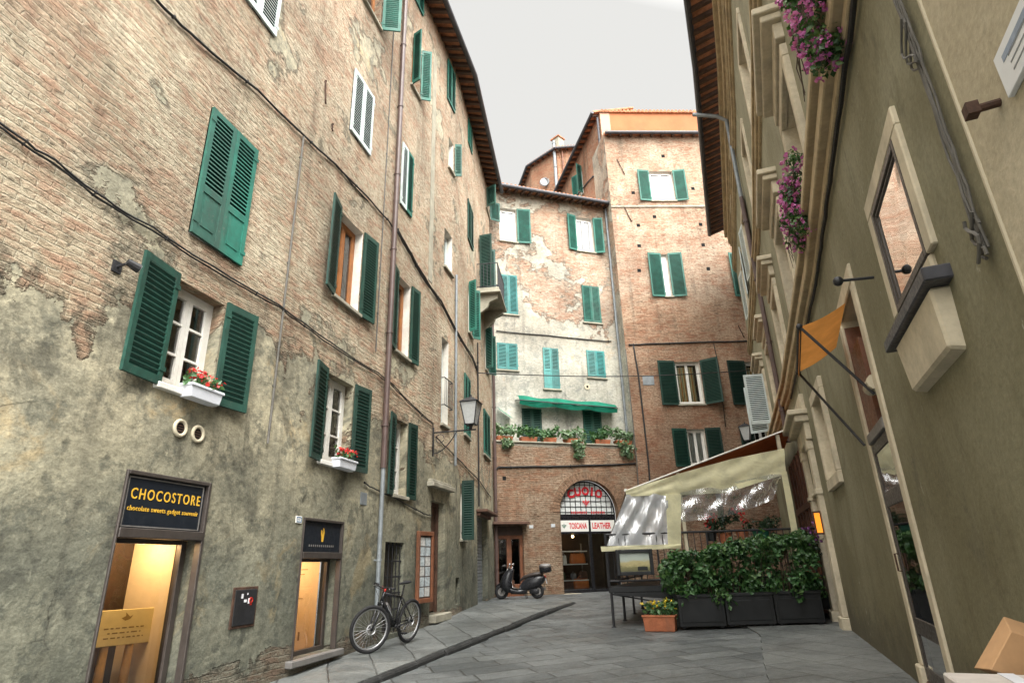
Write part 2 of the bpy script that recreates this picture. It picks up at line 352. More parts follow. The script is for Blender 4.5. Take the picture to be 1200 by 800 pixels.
M.tyre = paint('tyre rubber', (.014, .014, .015), .75, .2, 9, .001, spec=.3)
M.alu = paint('brushed aluminium', (.50, .50, .51), .35, .1, 9, metal=.9, dirt=.1)
M.chrome = paint('chrome', (.7, .7, .72), .15, .05, 9, metal=1.0, dirt=.05)
M.bikeblack = paint('gloss black frame', (.012, .012, .014), .25, .2, 6, spec=.5, dirt=.1)
M.redmetal = paint('red anodised part', (.45, .03, .02), .35, .1, 6, metal=.4)
M.scooter = paint('dark grey scooter paint', (.014, .014, .016), .3, .2, 4, spec=.4, dirt=.2)
M.seat = paint('brown black seat leather', (.035, .026, .022), .5, .2, 8, .001, spec=.4)
M.plate = paint('white number plate', (.65, .66, .68), .4, .05, 8, dirt=.1)
M.canvas = cloth_mat('cream awning canvas', (.80, .76, .50), .38)
M.canvas_brown = cloth_mat('brown awning canvas', (.34, .135, .06), .35)
M.canvas_orange = cloth_mat('orange awning canvas', (.60, .26, .065), .40)
M.net = cloth_mat('green shade net', (.010, .16, .10), .2)
M.lace = cloth_mat('white lace curtain', (.66, .66, .62), .35)
M.stripes = stripe_mat('striped curtain', [(.62, .50, .26), (.45, .13, .02), (.58, .46, .22), (.28, .26, .18), (.66, .55, .32)], .16)
M.paper = paint('pinned paper', (.55, .52, .36), .7, .1, 4, dirt=.15)
M.paperblue = paint('pale printed sheet', (.33, .37, .38), .7, .4, 20, dirt=.4)
M.menusheet = paint('printed menu sheet', (.40, .40, .38), .7, .35, 22, dirt=.4)
M.opal = paint('frosted lamp glass', (.40, .41, .40), .3, .06, 5, dirt=.2)
M.amber = emit_mat('amber lamp glow', (1.0, .30, .03), 1.6)
M.bulb = emit_mat('warm bulb', (1.0, .66, .30), 14.0)
M.marble = paint('white plaque', (.66, .68, .69), .5, .06, 3, dirt=.15)
M.road = slab_mat('stone street paving', R_(-17), .95, .46, [(.118, .126, .124), (.066, .073, .074), (.150, .156, .150)], (.036, .037, .035), 0.0, .014)
M.pave = slab_mat('stone pavement paving', R_(73), 1.25, .62, [(.132, .139, .133), (.086, .093, .091), (.165, .170, .160)], (.032, .032, .030), 4.3, .011)
M.kerb = paint('dark kerb stone', (.028, .028, .027), .85, .4, 4, .01, spec=.2)
M.bag_orange = paint('orange leather', (.46, .13, .03), .45, .2, 6)
M.bag_brown = paint('brown leather', (.10, .045, .03), .45, .3, 6)
M.bag_green = paint('olive leather', (.07, .09, .05), .5, .3, 6)
M.bag_grey = paint('grey leather', (.16, .15, .15), .5, .3, 6)
M.glasswhite = paint('milky glass', (.62, .64, .62), .25, .05, 3, dirt=.1)
M.menu = paint('menu picture paper', (.34, .36, .27), .5, .35, 4, dirt=.5)

# ------------------------------------------------------------------ mesh builder
class Frame:
    def __init__(s, o, u, n, z=(0, 0, 1)): s.o = V(o); s.u = V(u).normalized(); s.n = V(n).normalized(); s.z = V(z).normalized()
    def p(s, a, b, c): return s.o + s.u * a + s.n * b + s.z * c
WORLD = Frame((0, 0, 0), (1, 0, 0), (0, 1, 0))
class MB:
    def __init__(s): s.v = []; s.f = []; s.uv = []; s.mi = []
    def add(s, pts, faces, uvs=None, mi=0):
        b = len(s.v); s.v += [V(p) for p in pts]; s.uv += list(uvs) if uvs else [(0, 0)] * len(pts)
        for f in faces: s.f.append(tuple(b + i for i in f)); s.mi.append(mi)
        return s
    def quad(s, a, b, c, d, uvs=None, mi=0): return s.add([a, b, c, d], [(0, 1, 2, 3)], uvs, mi)
    def box(s, F, a0, a1, b0, b1, c0, c1, mi=0):
        P = [F.p(a, b, c) for a in (a0, a1) for b in (b0, b1) for c in (c0, c1)]
        return s.add(P, [(0, 1, 3, 2), (4, 6, 7, 5), (0, 4, 5, 1), (2, 3, 7, 6), (0, 2, 6, 4), (1, 5, 7, 3)], None, mi)
    def hexa(s, P, mi=0):        # 4 bottom + 4 top corners
        return s.add(P, [(3, 2, 1, 0), (4, 5, 6, 7), (0, 1, 5, 4), (1, 2, 6, 5), (2, 3, 7, 6), (3, 0, 4, 7)], None, mi)
    def prism(s, poly, ext, mi=0):
        n = len(poly); ext = V(ext); P = [V(p) for p in poly] + [V(p) + ext for p in poly]
        F = [tuple(range(n))[::-1], tuple(range(n, 2 * n))] + [(i, (i + 1) % n, n + (i + 1) % n, n + i) for i in range(n)]
        return s.add(P, F, None, mi)
    def tube(s, pts, r, k=8, closed=False, cap=True, mi=0):
        pts = [V(p) for p in pts]; n = len(pts); rr = r if isinstance(r, (list, tuple)) else [r] * n
        prev = None; P = []
        for i in range(n):
            a = pts[i - 1] if (i > 0 or closed) else pts[i]; b = pts[(i + 1) % n] if (i < n - 1 or closed) else pts[i]
            d = (b - a)
            if d.length < 1e-9: d = V((0, 0, 1))
            d.normalize()
            if prev is None:
                x = d.cross(V((0, 0, 1)))
                if x.length < .1: x = d.cross(V((1, 0, 0)))
            else: x = prev - d * prev.dot(d)
            if x.length < 1e-6: x = d.orthogonal()
            x.normalize(); prev = x; y = d.cross(x)
            for j in range(k):
                t = 2 * PI * j / k; P.append(pts[i] + (x * math.cos(t) + y * math.sin(t)) * rr[i])
        F = []
        for i in range(n if closed else n - 1):
            for j in range(k):
                F.append((i * k + j, i * k + (j + 1) % k, ((i + 1) % n) * k + (j + 1) % k, ((i + 1) % n) * k + j))
        if cap and not closed: F.append(tuple(range(k))[::-1]); F.append(tuple(range((n - 1) * k, n * k)))
        return s.add(P, F, None, mi)
    def ring(s, c, ax, R, r, n=32, k=8, mi=0):
        ax = V(ax).normalized(); x = ax.orthogonal().normalized(); y = ax.cross(x); c = V(c)
        return s.tube([c + (x * math.cos(2 * PI * i / n) + y * math.sin(2 * PI * i / n)) * R for i in range(n)], r, k, True, mi=mi)
    def disc(s, c, ax, R, h, n=20, mi=0):
        ax = V(ax).normalized(); x = ax.orthogonal().normalized(); y = ax.cross(x); c = V(c)
        return s.prism([c - ax * h / 2 + (x * math.cos(2 * PI * i / n) + y * math.sin(2 * PI * i / n)) * R for i in range(n)], ax * h, mi)
    def loft(s, secs, k=14, power=2.4, mi=0):   # secs: (center, xaxis*rx, yaxis*ry)
        P = []
        for c, a, b in secs:
            c = V(c); a = V(a); b = V(b)
            for j in range(k):
                t = 2 * PI * j / k; co, si = math.cos(t), math.sin(t)
                P.append(c + a * (math.copysign(abs(co) ** (2 / power), co)) + b * (math.copysign(abs(si) ** (2 / power), si)))
        F = []
        n = len(secs)
        for i in range(n - 1):
            for j in range(k): F.append((i * k + j, i * k + (j + 1) % k, (i + 1) * k + (j + 1) % k, (i + 1) * k + j))
        F.append(tuple(range(k))[::-1]); F.append(tuple(range((n - 1) * k, n * k)))
        return s.add(P, F, None, mi)
    def ball(s, c, r, n=10, k=8, sc=(1, 1, 1), mi=0):
        c = V(c); secs = []
        for i in range(k + 1):
            t = -PI / 2 + PI * i / k; q = max(.001, math.cos(t)) * r
            secs.append((c + V((0, 0, math.sin(t) * r * sc[2])), V((q * sc[0], 0, 0)), V((0, q * sc[1], 0))))
        return s.loft(secs, n, 2.0, mi)
    def grid(s, fn, nu, nv, uvs=None, mi=0):
        P = []; U = []
        for i in range(nu + 1):
            for j in range(nv + 1):
                P.append(fn(i / nu, j / nv)); U.append(uvs(i / nu, j / nv) if uvs else (0, 0))
        F = [(i * (nv + 1) + j, (i + 1) * (nv + 1) + j, (i + 1) * (nv + 1) + j + 1, i * (nv + 1) + j + 1) for i in range(nu) for j in range(nv)]
        return s.add(P, F, U, mi)
    def build(s, name, mat, parent=None, bevel=0, smooth=False, solid=0, loc=None):
        me = bpy.data.meshes.new(name)
        loc = V(loc) if loc is not None else V((0, 0, 0))
        me.from_pydata([tuple(p - loc) for p in s.v], [], s.f)
        for m in (mat if isinstance(mat, (list, tuple)) else [mat]): me.materials.append(m)
        if any(s.mi): me.polygons.foreach_set('material_index', s.mi)
        ul = me.uv_layers.new(name='UVMap')
        li = [0] * len(me.loops); me.loops.foreach_get('vertex_index', li)
        fl = []
        for i in li: fl += s.uv[i]
        ul.data.foreach_set('uv', fl)
        if smooth: me.polygons.foreach_set('use_smooth', [True] * len(me.polygons))
        me.update()
        o = bpy.data.objects.new(name, me); C.objects.link(o); o.location = loc
        if parent is not None:
            o.parent = parent; o.matrix_parent_inverse = Matrix.Translation(-origin_of(parent))
        if bevel:
            b = o.modifiers.new('bevel', 'BEVEL'); b.width = bevel; b.segments = 1; b.limit_method = 'ANGLE'; b.angle_limit = R_(40)
        if solid:
            b = o.modifiers.new('solid', 'SOLIDIFY'); b.thickness = solid
        return o
def origin_of(o):
    p = o.location.copy()
    q = o.parent
    # objects are built in world coordinates, so only the top Empty carries an offset
    return p
def thing(name, label, cat, loc=(0, 0, 0), group=None):
    o = bpy.data.objects.new(name, None); C.objects.link(o); o.location = loc; o.empty_display_size = .2
    o['label'] = label; o['category'] = cat
    if group: o['group'] = group
    return o
def tag(o, label, cat, group=None):
    o['label'] = label; o['category'] = cat
    if group: o['group'] = group
    return o
def struct(o): o['kind'] = 'structure'; return o

def text(body, F, uc, zb, h, n, mat, parent, name='lettering', width=None, bold=0.0, spacing=1.0, ext=.004):
    cu = bpy.data.curves.new('t', 'FONT'); cu.body = body; cu.size = 1.0; cu.extrude = .01; cu.offset = bold; cu.space_character = spacing; cu.resolution_u = 4
    o = bpy.data.objects.new('t', cu); C.objects.link(o); bpy.context.view_layer.update()
    me = bpy.data.meshes.new_from_object(o.evaluated_get(bpy.context.evaluated_depsgraph_get()))
    bpy.data.objects.remove(o)
    xs = [v.co.x for v in me.vertices]; ys = [v.co.y for v in me.vertices]
    x0, x1, y0, y1 = min(xs), max(xs), min(ys), max(ys)
    k = h / (y1 - y0); kx = (width / (x1 - x0)) if width else k
    mb = MB()
    mb.add([F.p(uc + (v.co.x - (x0 + x1) / 2) * kx, n + (ext if v.co.z > 0 else 0), zb + (v.co.y - y0) * k) for v in me.vertices], [tuple(p.vertices) for p in me.polygons])
    bpy.data.meshes.remove(me)
    return mb.build(name, mat, parent)

# ------------------------------------------------------------------ walls
class Wall:
    def __init__(s, nodes, z0, z1):
        s.seg = []; S = 0.0; s.z0, s.z1 = z0, z1; s.holes = []
        for a, b in zip(nodes, nodes[1:]):
            a = V((*a, 0)); b = V((*b, 0)); d = b - a; L = d.length; d.normalize()
            s.seg.append((S, S + L, a, d, V((d.y, -d.x, 0)))); S += L
        s.L = S
    def _g(s, t):
        for g in s.seg:
            if t <= g[1] + 1e-6: return g
        return s.seg[-1]
    def P(s, t, n, z):
        g = s._g(t); return g[2] + g[3] * (t - g[0]) + g[4] * n + V((0, 0, z))
    def F(s, t):                  # local frame whose a-axis starts at t
        g = s._g(t); return Frame(g[2] + g[3] * (t - g[0]), g[3], g[4])
    def G(s, t):                  # frame whose a-axis is the wall's own s
        g = s._g(t); return Frame(g[2] - g[3] * g[0], g[3], g[4])
    def spot(s, px, py):
        for i, g in enumerate(s.seg):
            h = hit(px, py, g[2], g[4]); t = (h - g[2]).dot(g[3]) + g[0]
            if (t >= g[0] or i == 0) and (t <= g[1] or i == len(s.seg) - 1): return t, h.z
        return t, h.z
    def spot_n(s, t, px, py):     # meets the plane that stands square to the wall at t -> (n, z)
        g = s._g(t); o = s.P(t, 0, 0); h = hit(px, py, o, g[3]); return (h - o).dot(g[4]), h.z
    def build(s, parent, mats, name='wall', extra=None):
        mb = MB()
        for g in s.seg:
            H = [h for h in s.holes if h[0] >= g[0] - .01 and h[1] <= g[1] + .01]
            su = sorted({g[0], g[1], *[x for h in H for x in h[:2]]}); sz = sorted({s.z0, s.z1, *[x for h in H for x in h[2:4]]})
            su = [x for x in su if g[0] - 1e-6 <= x <= g[1] + 1e-6]
            for a, b in zip(su, su[1:]):
                for c, d in zip(sz, sz[1:]):
                    mu, mz = (a + b) / 2, (c + d) / 2
                    if any(h[0] < mu < h[1] and h[2] < mz < h[3] for h in H): continue
                    mb.quad(s.P2(g, a, 0, c), s.P2(g, b, 0, c), s.P2(g, b, 0, d), s.P2(g, a, 0, d), [(a, c), (b, c), (b, d), (a, d)])
            for (a, b, c, d, dep, mi) in H:
                q = lambda t, n, z: s.P2(g, t, n, z)
                for (w0, w1) in (((a, c), (b, c)), ((b, c), (b, d)), ((b, d), (a, d)), ((a, d), (a, c))):
                    mb.quad(q(w0[0], 0, w0[1]), q(w1[0], 0, w1[1]), q(w1[0], -.26, w1[1]), q(w0[0], -.26, w0[1]), [w0, w1, (w1[0] + .2, w1[1] + .1), (w0[0] + .2, w0[1] + .1)], mi)
                    if dep: mb.quad(q(w0[0], -.26, w0[1]), q(w1[0], -.26, w1[1]), q(w1[0], -dep, w1[1]), q(w0[0], -dep, w0[1]), None, 2)
                if dep: mb.quad(q(a, -dep, c), q(b, -dep, c), q(b, -dep, d), q(a, -dep, d), None, 2)
        if extra: extra(mb)
        return mb.build(name, mats, parent)
    def P2(s, g, t, n, z): return g[2] + g[3] * (t - g[0]) + g[4] * n + V((0, 0, z))

def leaf_into(mb, F, w, z0, z1, th=.035, gap=.052, panel=0.0, mi=0, flip=-1):
    """one louvred shutter leaf in frame F (a across, b thickness, c height)"""
    st = min(.065, w * .16); h = z1 - z0
    mb.box(F, 0, st, 0, th, z0, z1); mb.box(F, w - st, w, 0, th, z0, z1)
    mb.box(F, st, w - st, .002, th - .002, z0, z0 + .09); mb.box(F, st, w - st, .002, th - .002, z1 - .08, z1); mb.box(F, st, w - st, th / 2 - .002, th / 2 + .001, z0 + .09, z1 - .08, 1)
    lo = z0 + .09
    if panel:
        pz = z0 + h * panel; mb.box(F, st, w - st, .010, th - .014, lo, pz); mb.box(F, st, w - st, .002, th - .002, pz, pz + .08); lo = pz + .08
        mb.box(F, st + .05, w - st - .05, .003, th - .006, z0 + .15, pz - .06)
    n = max(3, int((z1 - .08 - lo) / gap)); d = (z1 - .08 - lo) / n
    for i in range(n):
        c = lo + d * (i + .5); a0, a1 = st, w - st; e = d * .30; t = .011
        P = [F.p(a0, .003, c + flip * -e), F.p(a1, .003, c + flip * -e), F.p(a1, th - .003, c + flip * e - t), F.p(a0, th - .003, c + flip * e - t),
             F.p(a0, .003, c + flip * -e + t), F.p(a1, .003, c + flip * -e + t), F.p(a1, th - .003, c + flip * e), F.p(a0, th - .003, c + flip * e)]
        mb.hexa(P)

def shutter(W, parent, side, sh, w, z0, z1, ang, mat, gap=.058, panel=0.0, n0=.012):
    g = W._g(sh); a = R_(ang); sg = 1 if side == 'L' else -1
    du = g[3] * (math.cos(a) * sg) + g[4] * math.sin(a)
    dn = g[4] * math.cos(a) - g[3] * (math.sin(a) * sg)
    F = Frame(W.P(sh, n0 + (.04 if ang > 90 else 0), 0), du, dn)
    mb = MB(); leaf_into(mb, F, w, z0, z1, gap=gap, panel=panel)
    # hinges
    for zz in (z0 + .15, z1 - .2): mb.box(F, -.02, .07, .035 if ang < 90 else -.008, .043 if ang < 90 else 0, zz, zz + .05)
    return mb.build('shutter', [mat, M.louvre_gap], parent)

def window(W, bld, s0, s1, z0, z1, sh=None, mat=None, aL=174, aR=174, frame=None, depth=.16, curtain=None, bars=1, gap=.058, panel=0.0,
           sill=True, reveal=1, trim=None, single=False, over=.04, matR=None, glass=None, lintel=False, wL=None, wR=None):
    frame = frame or M.white; G = W.G((s0 + s1) / 2)
    W.holes.append((s0, s1, z0, z1, .62, reveal))
    w = s1 - s0; h = z1 - z0; b = .055; d0, d1 = -depth - .05, -depth
    mb = MB()
    mb.box(G, s0, s0 + b, d0, d1, z0, z1); mb.box(G, s1 - b, s1, d0, d1, z0, z1)
    mb.box(G, s0 + b, s1 - b, d0, d1, z1 - b, z1); mb.box(G, s0 + b, s1 - b, d0, d1, z0, z0 + b)
    m = (s0 + s1) / 2; e0, e1 = d0 + .008, d1 + .008
    leaves = [(s0 + b, s1 - b)] if single else [(s0 + b, m), (m, s1 - b)]
    for a0, a1 in leaves:
        q = .055
        mb.box(G, a0 + .002, a0 + q, e0, e1, z0 + b + .002, z1 - b - .002); mb.box(G, a1 - q, a1 - .002, e0, e1, z0 + b + .002, z1 - b - .002)
        mb.box(G, a0 + q, a1 - q, e0, e1, z0 + b + .002, z0 + b + .08); mb.box(G, a0 + q, a1 - q, e0, e1, z1 - b - .06, z1 - b - .002)
        for k in range(bars):
            zz = z0 + b + (h - 2 * b) * (k + 1) / (bars + 1); mb.box(G, a0 + q, a1 - q, e0 + .01, e1 - .005, zz - .014, zz + .014)
    wd = mb.build('window', frame, bld)
    if sh != 'closed':
        p = MB(); n = d0 + .026
        for a0, a1 in leaves: p.quad(G.p(a0 + .05, n, z0 + b), G.p(a1 - .05, n, z0 + b), G.p(a1 - .05, n, z1 - b), G.p(a0 + .05, n, z1 - b))
        p.build('pane', glass or M.glass, wd)
    if curtain:
        kind, c0, c1, y0, y1 = curtain
        cm = MB()
        cm.grid(lambda u, v: G.p(s0 + w * (c0 + (c1 - c0) * u), d0 - .10 + .018 * math.sin(u * 40) * (1.2 - v), z0 + h * (y0 + (y1 - y0) * v)), 40, 3, lambda u, v: (s0 + w * (c0 + (c1 - c0) * u), v))
        cm.build('curtain', kind, wd)
    if sill:
        sm = MB(); sm.box(G, s0 - .06, s1 + .06, -.10, .07, z0 - .07, z0 - .003); sm.build('sill', sill if not isinstance(sill, bool) else M.reveal, wd, bevel=.008)
    if lintel:
        sm = MB(); sm.box(G, s0 - .12, s1 + .12, -.02, .035, z1 + .003, z1 + .17); sm.build('lintel', M.reveal, wd, bevel=.008)
    lw = w / 2 + (.02 if sh == 'open' else 0)
    if sh == 'closed':
        f = MB()
        shutter(W, wd, 'L', s0 + .004, w / 2 - .006, z0 + .01, z1 - .01, 0, mat, gap, panel); shutter(W, wd, 'R', s1 - .004, w / 2 - .006, z0 + .01, z1 - .01, 0, matR or mat, gap, panel)
    elif sh:
        if 'r' != sh: shutter(W, wd, 'L', s0 - .01, wL or lw, z0 - over, z1 + over, aL, mat, gap, panel)
        if 'l' != sh: shutter(W, wd, 'R', s1 + .01, wR or lw, z0 - over, z1 + over, aR, matR or mat, gap, panel)
    if trim:
        tm, tw, tn = trim; t = MB()
        t.box(G, s0 - tw, s0, -.02, tn, z0, z1); t.box(G, s1, s1 + tw, -.02, tn, z0, z1)
        t.box(G, s0 - tw, s1 + tw, -.02, tn + .003, z1, z1 + tw); t.box(G, s0 - tw, s1 + tw, -.02, tn + .03, z0 - tw * .7, z0)
        t.build('surround', tm, wd, bevel=.01)
    return wd

def win_px(W, bld, tl, br, **k):
    a, z1 = W.spot(*tl); b, z0 = W.spot(*br)
    return window(W, bld, a, b, z0, z1, **k)

def cable_px(W, bld, pts, r=.018, off=.03, mat=None, name='cable', n=1):
    mb = MB(); P = [W.spot(*p) for p in pts]
    for k in range(n):
        Q = []
        for i in range(len(P) - 1):
            for j in range(5):
                f = j / 5; s = P[i][0] * (1 - f) + P[i + 1][0] * f; z = P[i][1] * (1 - f) + P[i + 1][1] * f
                Q.append(W.P(s, off + random.uniform(-.008, .008) + .012 * k, z + .03 * k - .012 * math.sin(f * PI) * (1 + .6 * k) + random.uniform(-.006, .006)))
        Q.append(W.P(P[-1][0], off, P[-1][1] + .05 * k)); mb.tube(Q, r, 6)
        for i in range(0, len(Q), 7): mb.ring(Q[i], W._g(P[0][0])[3], r * 1.3, r * .5, 8, 5)
    return mb.build(name, mat or M.cable, bld, smooth=True)

def vpipe(W, bld, s, z0, z1, r=.045, off=.075, mat=None, name='drainpipe', clamps=True):
    mb = MB(); mb.tube([W.P(s, off, z0), W.P(s, off, z1)], r, 10)
    z = z0 + .8
    while clamps and z < z1:
        c = W.P(s, off, z); mb.disc(c, (0, 0, 1), r * 1.25, .04, 10); mb.box(W.F(s), -.012, .012, 0, off, z - .012, z + .012); z += 1.9
    return mb.build(name, mat or M.pipe_grey, bld, smooth=False)

def foliage(mb, c, rad, n, size, sy=1.0, up=.25):
    """n separate bent leaf faces spread through an uneven volume"""
    c = V(c)
    for _ in range(n):
        d = V((random.gauss(0, 1), random.gauss(0, 1), random.gauss(0, 1))).normalized(); q = random.random() ** .45
        p = c + V((d.x * rad[0], d.y * rad[1], d.z * rad[2])) * q
        ax = (d + V((random.uniform(-.8, .8), random.uniform(-.8, .8), random.uniform(-.5, .9) + up))).normalized()
        t = ax.orthogonal().normalized(); t = (Matrix.Rotation(random.uniform(0, 2 * PI), 3, ax) @ t); b = ax.cross(t)
        L = size * random.uniform(.6, 1.35); w = L * .36 * sy
        mb.add([p, p + t * L * .5 + b * w + ax * L * .10, p + t * L * 1.05 - ax * L * .08, p + t * L * .5 - b * w + ax * L * .10, p + t * L * .5], [(0, 1, 4), (1, 2, 4), (2, 3, 4), (3, 0, 4)])

def eave(W, bld, s0, s1, z, over, pitch=.28, run=3.0, n_raft=.42, gutter=True, tile_edge=True, roof='roof'):
    """overhanging tiled roof edge with rafters below and a gutter in front"""
    segs = [g for g in W.seg if g[1] > s0 and g[0] < s1]
    top = MB(); rl = []; gut = MB()
    nodes = [max(s0, segs[0][0])] + [g[1] for g in segs[:-1]] + [min(s1, segs[-1][1])]
    pts_o = []; pts_i = []
    for t in nodes:
        g = W._g(t - 1e-3) if t > s0 else W._g(t)
        g2 = W._g(t + 1e-3)
        n = (g[4] + g2[4]).normalized()
        base = W.P(t, 0, 0)
        pts_o.append(base + n * over); pts_i.append(base - n * run)
    for i in range(len(nodes) - 1):
        a, b, c, d = pts_o[i], pts_o[i + 1], pts_i[i + 1], pts_i[i]
        zo, zi = z - over * pitch, z + run * pitch
        U = V((0, 0, 1))
        top.hexa([a + U * zo, b + U * zo, c + U * zi, d + U * zi, a + U * (zo + .05), b + U * (zo + .05), c + U * (zi + .05), d + U * (zi + .05)])
        L = (b - a).length; k = max(1, int(L / .19))
        for j in range(k):
            f = (j + .5) / k; p0 = a.lerp(b, f); p1 = d.lerp(c, f)
            q0 = p0 + U * (zo + .075) + (p0 - p1).normalized() * .05; q1 = p1 + U * (zi + .075)
            top.tube([q0, q0.lerp(q1, .5), q1], .075, 6)
        k = max(1, int(L / n_raft)); 
        for j in range(k):
            f = (j + .5) / k; p0 = a.lerp(b, f); p1 = d.lerp(c, f); dirv = (p1 - p0).normalized(); sd = (b - a).normalized() * .05
            e = p0 + dirv * (over + .05)
            h0, h1 = zo - .12, z + .05 * pitch - .12
            raf = MB(); raf.hexa([p0 - sd + U * h0, p0 + sd + U * h0, e + sd + U * h1, e - sd + U * h1, p0 - sd + U * (h0 + .115), p0 + sd + U * (h0 + .115), e + sd + U * (h1 + .115), e - sd + U * (h1 + .115)]); rl.append(raf)
    rf = top.build(roof, M.rooftile, bld)
    for raf in rl[:100]: raf.build('rafter', M.rafter, rf)
    if gutter:
        gp = [p + V((0, 0, z - over * pitch + .0)) + (p - q).normalized() * .06 for p, q in zip(pts_o, pts_i)]
        gut.tube(gp, .085, 10); gut.build('gutter', M.pipe_dark, rf)
    return rf

# ------------------------------------------------------------------ layout of the walls
nL = lambda y: -5.15 + .2345 * y if y < 15.4 else -1.539 + .107 * (y - 15.4)
nR = lambda y: 1.135 + .41 * y if y < 7 else (4.005 + .38 * (y - 7) if y < 12 else 5.905 + .345 * (y - 12))
WL = Wall([(nL(y), y) for y in (-3.0, 15.4, 22.0)], -.3, 17.4)
WR = Wall([(nR(y), y) for y in (22.3, 12.95, 7.0, 2.05)], -.3, 14.75)
WN = Wall([(nR(y) - .03, y) for y in (2.05, -1.0)], -.3, 9.0)
cl = lambda x, k=0.0: 21.85 + k + .33 * (x + 1.2)
WC0 = Wall([(-1.2, cl(-1.2)), (4.85, cl(4.85))], -.3, 5.9)            # projecting ground floor
WC1 = Wall([(-1.2, cl(-1.2, .62)), (4.72, cl(4.72, .62))], 5.7, 17.55)
WT = Wall([(4.78, 23.62), (13.0, 24.0)], -.3, 21.25)
WTs = Wall([(4.45, 25.6), (4.78, 23.62)], 5.7, 21.25)                  # its narrow left flank

def lerp(pts, x):
    if x <= pts[0][0]: return pts[0][1]
    for (a, b), (c, d) in zip(pts, pts[1:]):
        if x <= c: return b + (d - b) * (x - a) / (c - a)
    return pts[-1][1]
ZL = [(-6, .0), (5, .12), (8.7, .21), (13.5, .36), (17, .50), (20, .57), (23, .60), (40, .62)]
ZR = [(-6, .36), (12.5, .41), (16, .47), (22, .60), (40, .62)]
def ground(x, y):
    a, b = nL(min(y, 22)), nR(min(y, 22.3)); t = min(1, max(0, (x - a) / max(.5, b - a)))
    t = t * t * (3 - 2 * t)
    return lerp(ZL, y) * (1 - t) + lerp(ZR, y) * t
KERB = [(-2.95, 5.0), (-1.90, 8.75), (-1.02, 11.3), (-.15, 13.8), (.70, 16.2), (1.40, 18.2), (1.55, 18.8)]
kerbx = lambda y: lerp([(b, a) for a, b in KERB], y)
kerbh = lambda y: lerp([(5, .11), (16, .10), (18.2, .045), (19.2, .02)], y)
def pave_z(x, y): return ground(x, y) + kerbh(y)

# ------------------------------------------------------------------ ground
mb = MB()
xs = [-400, -150, -60, -30, -16] + [-9 + .3 * i for i in range(77)] + [18, 30, 60, 150, 400]
ys = [-400, -150, -60, -25, -12] + [-6 + .3 * i for i in range(107)] + [30, 45, 80, 160, 400]
mb.add([(x, y, ground(max(-9, min(14, x)), max(-6, min(30, y))) + (.008 * math.sin(x * 2.1 + y) * math.sin(y * 1.3) if abs(x) < 12 else 0)) for x in xs for y in ys],
       [(i * len(ys) + j, (i + 1) * len(ys) + j, (i + 1) * len(ys) + j + 1, i * len(ys) + j + 1) for i in range(len(xs) - 1) for j in range(len(ys) - 1)])
struct(mb.build('road', M.road, smooth=True))
yy = [-2 + .25 * i for i in range(85)]
mb = MB()
prev = None
for y in yy:
    a, b = nL(y) - .35, min(kerbx(y), nR(y)) if y > 5 else kerbx(5) + (y - 5) * .235
    b += .012 * math.sin(y * 5.3) + .01 * math.sin(y * 11.7)
    row = [V((a + (b - a) * i / 8, y, pave_z(a + (b - a) * i / 8, y) + .006 * math.sin(y * 1.7 + i))) for i in range(9)]
    row[8].z -= .012
    row.append(V((b + .015, y, ground(b, y) - .06)))
    if prev:
        for i in range(9): mb.quad(prev[i], prev[i + 1], row[i + 1], row[i])
    else:
        mb.quad(row[0], row[0] - V((0, 0, .3)), row[9] - V((0, 0, .2)), row[9])
    prev = row
struct(mb.build('pavement', M.pave, smooth=False))
mb = MB()
random.seed(3)
y = 4.2
while y < 18.4:
    L = random.uniform(.55, 1.05)
    y2 = min(y + L, 18.6)
    k = [V((kerbx(y) if y > 5 else kerbx(5) + (y - 5) * .235, y, 0)), V((kerbx(y2) if y2 > 5 else kerbx(5) + (y2 - 5) * .235, y2 - .012, 0))]
    d = (k[1] - k[0]).normalized(); n = V((d.y, -d.x, 0)); o = random.uniform(-.025, .025)
    P = []
    for h in (-.1, 1):
        for q, side in ((k[0], .0), (k[1], .0), (k[1], .075), (k[0], .075)):
            p = q + n * (side + .012 + o); z = ground(p.x, p.y)
            top = kerbh(q.y) * (.93 + o) if side == 0 else kerbh(q.y) * (.62 + o)
            P.append(V((p.x, p.y, z + (top if h == 1 else -.1))))
    mb.hexa(P); y = y2
struct(mb.build('kerb', M.kerb, bevel=.02))
# right-hand flat strip of larger slabs beside the plastered house
SEAM = [(4.25, 12.6), (3.95, 10.9), (3.10, 8.6), (2.55, 7.0), (1.55, 4.0), (.75, 1.0)]
sx = lambda y: lerp([(b, a) for a, b in reversed(SEAM)], y)
mb = MB(); prev = None
for i in range(48):
    y = 1.0 + i * .25
    a, b = sx(y) + .008 * math.sin(y * 9), nR(y) + .3
    row = [V((a + (b - a) * j / 6, y, ground(a + (b - a) * j / 6, y) + .028)) for j in range(7)]
    row.insert(0, V((a - .004, y, ground(a, y) - .05)))
    if prev:
        for j in range(7): mb.quad(prev[j], prev[j + 1], row[j + 1], row[j])
    prev = row
mb.quad(prev[0], prev[7], prev[7] - V((0, 0, .12)), prev[0] - V((0, 0, .02)))
struct(mb.build('right_pavement', M.pave))

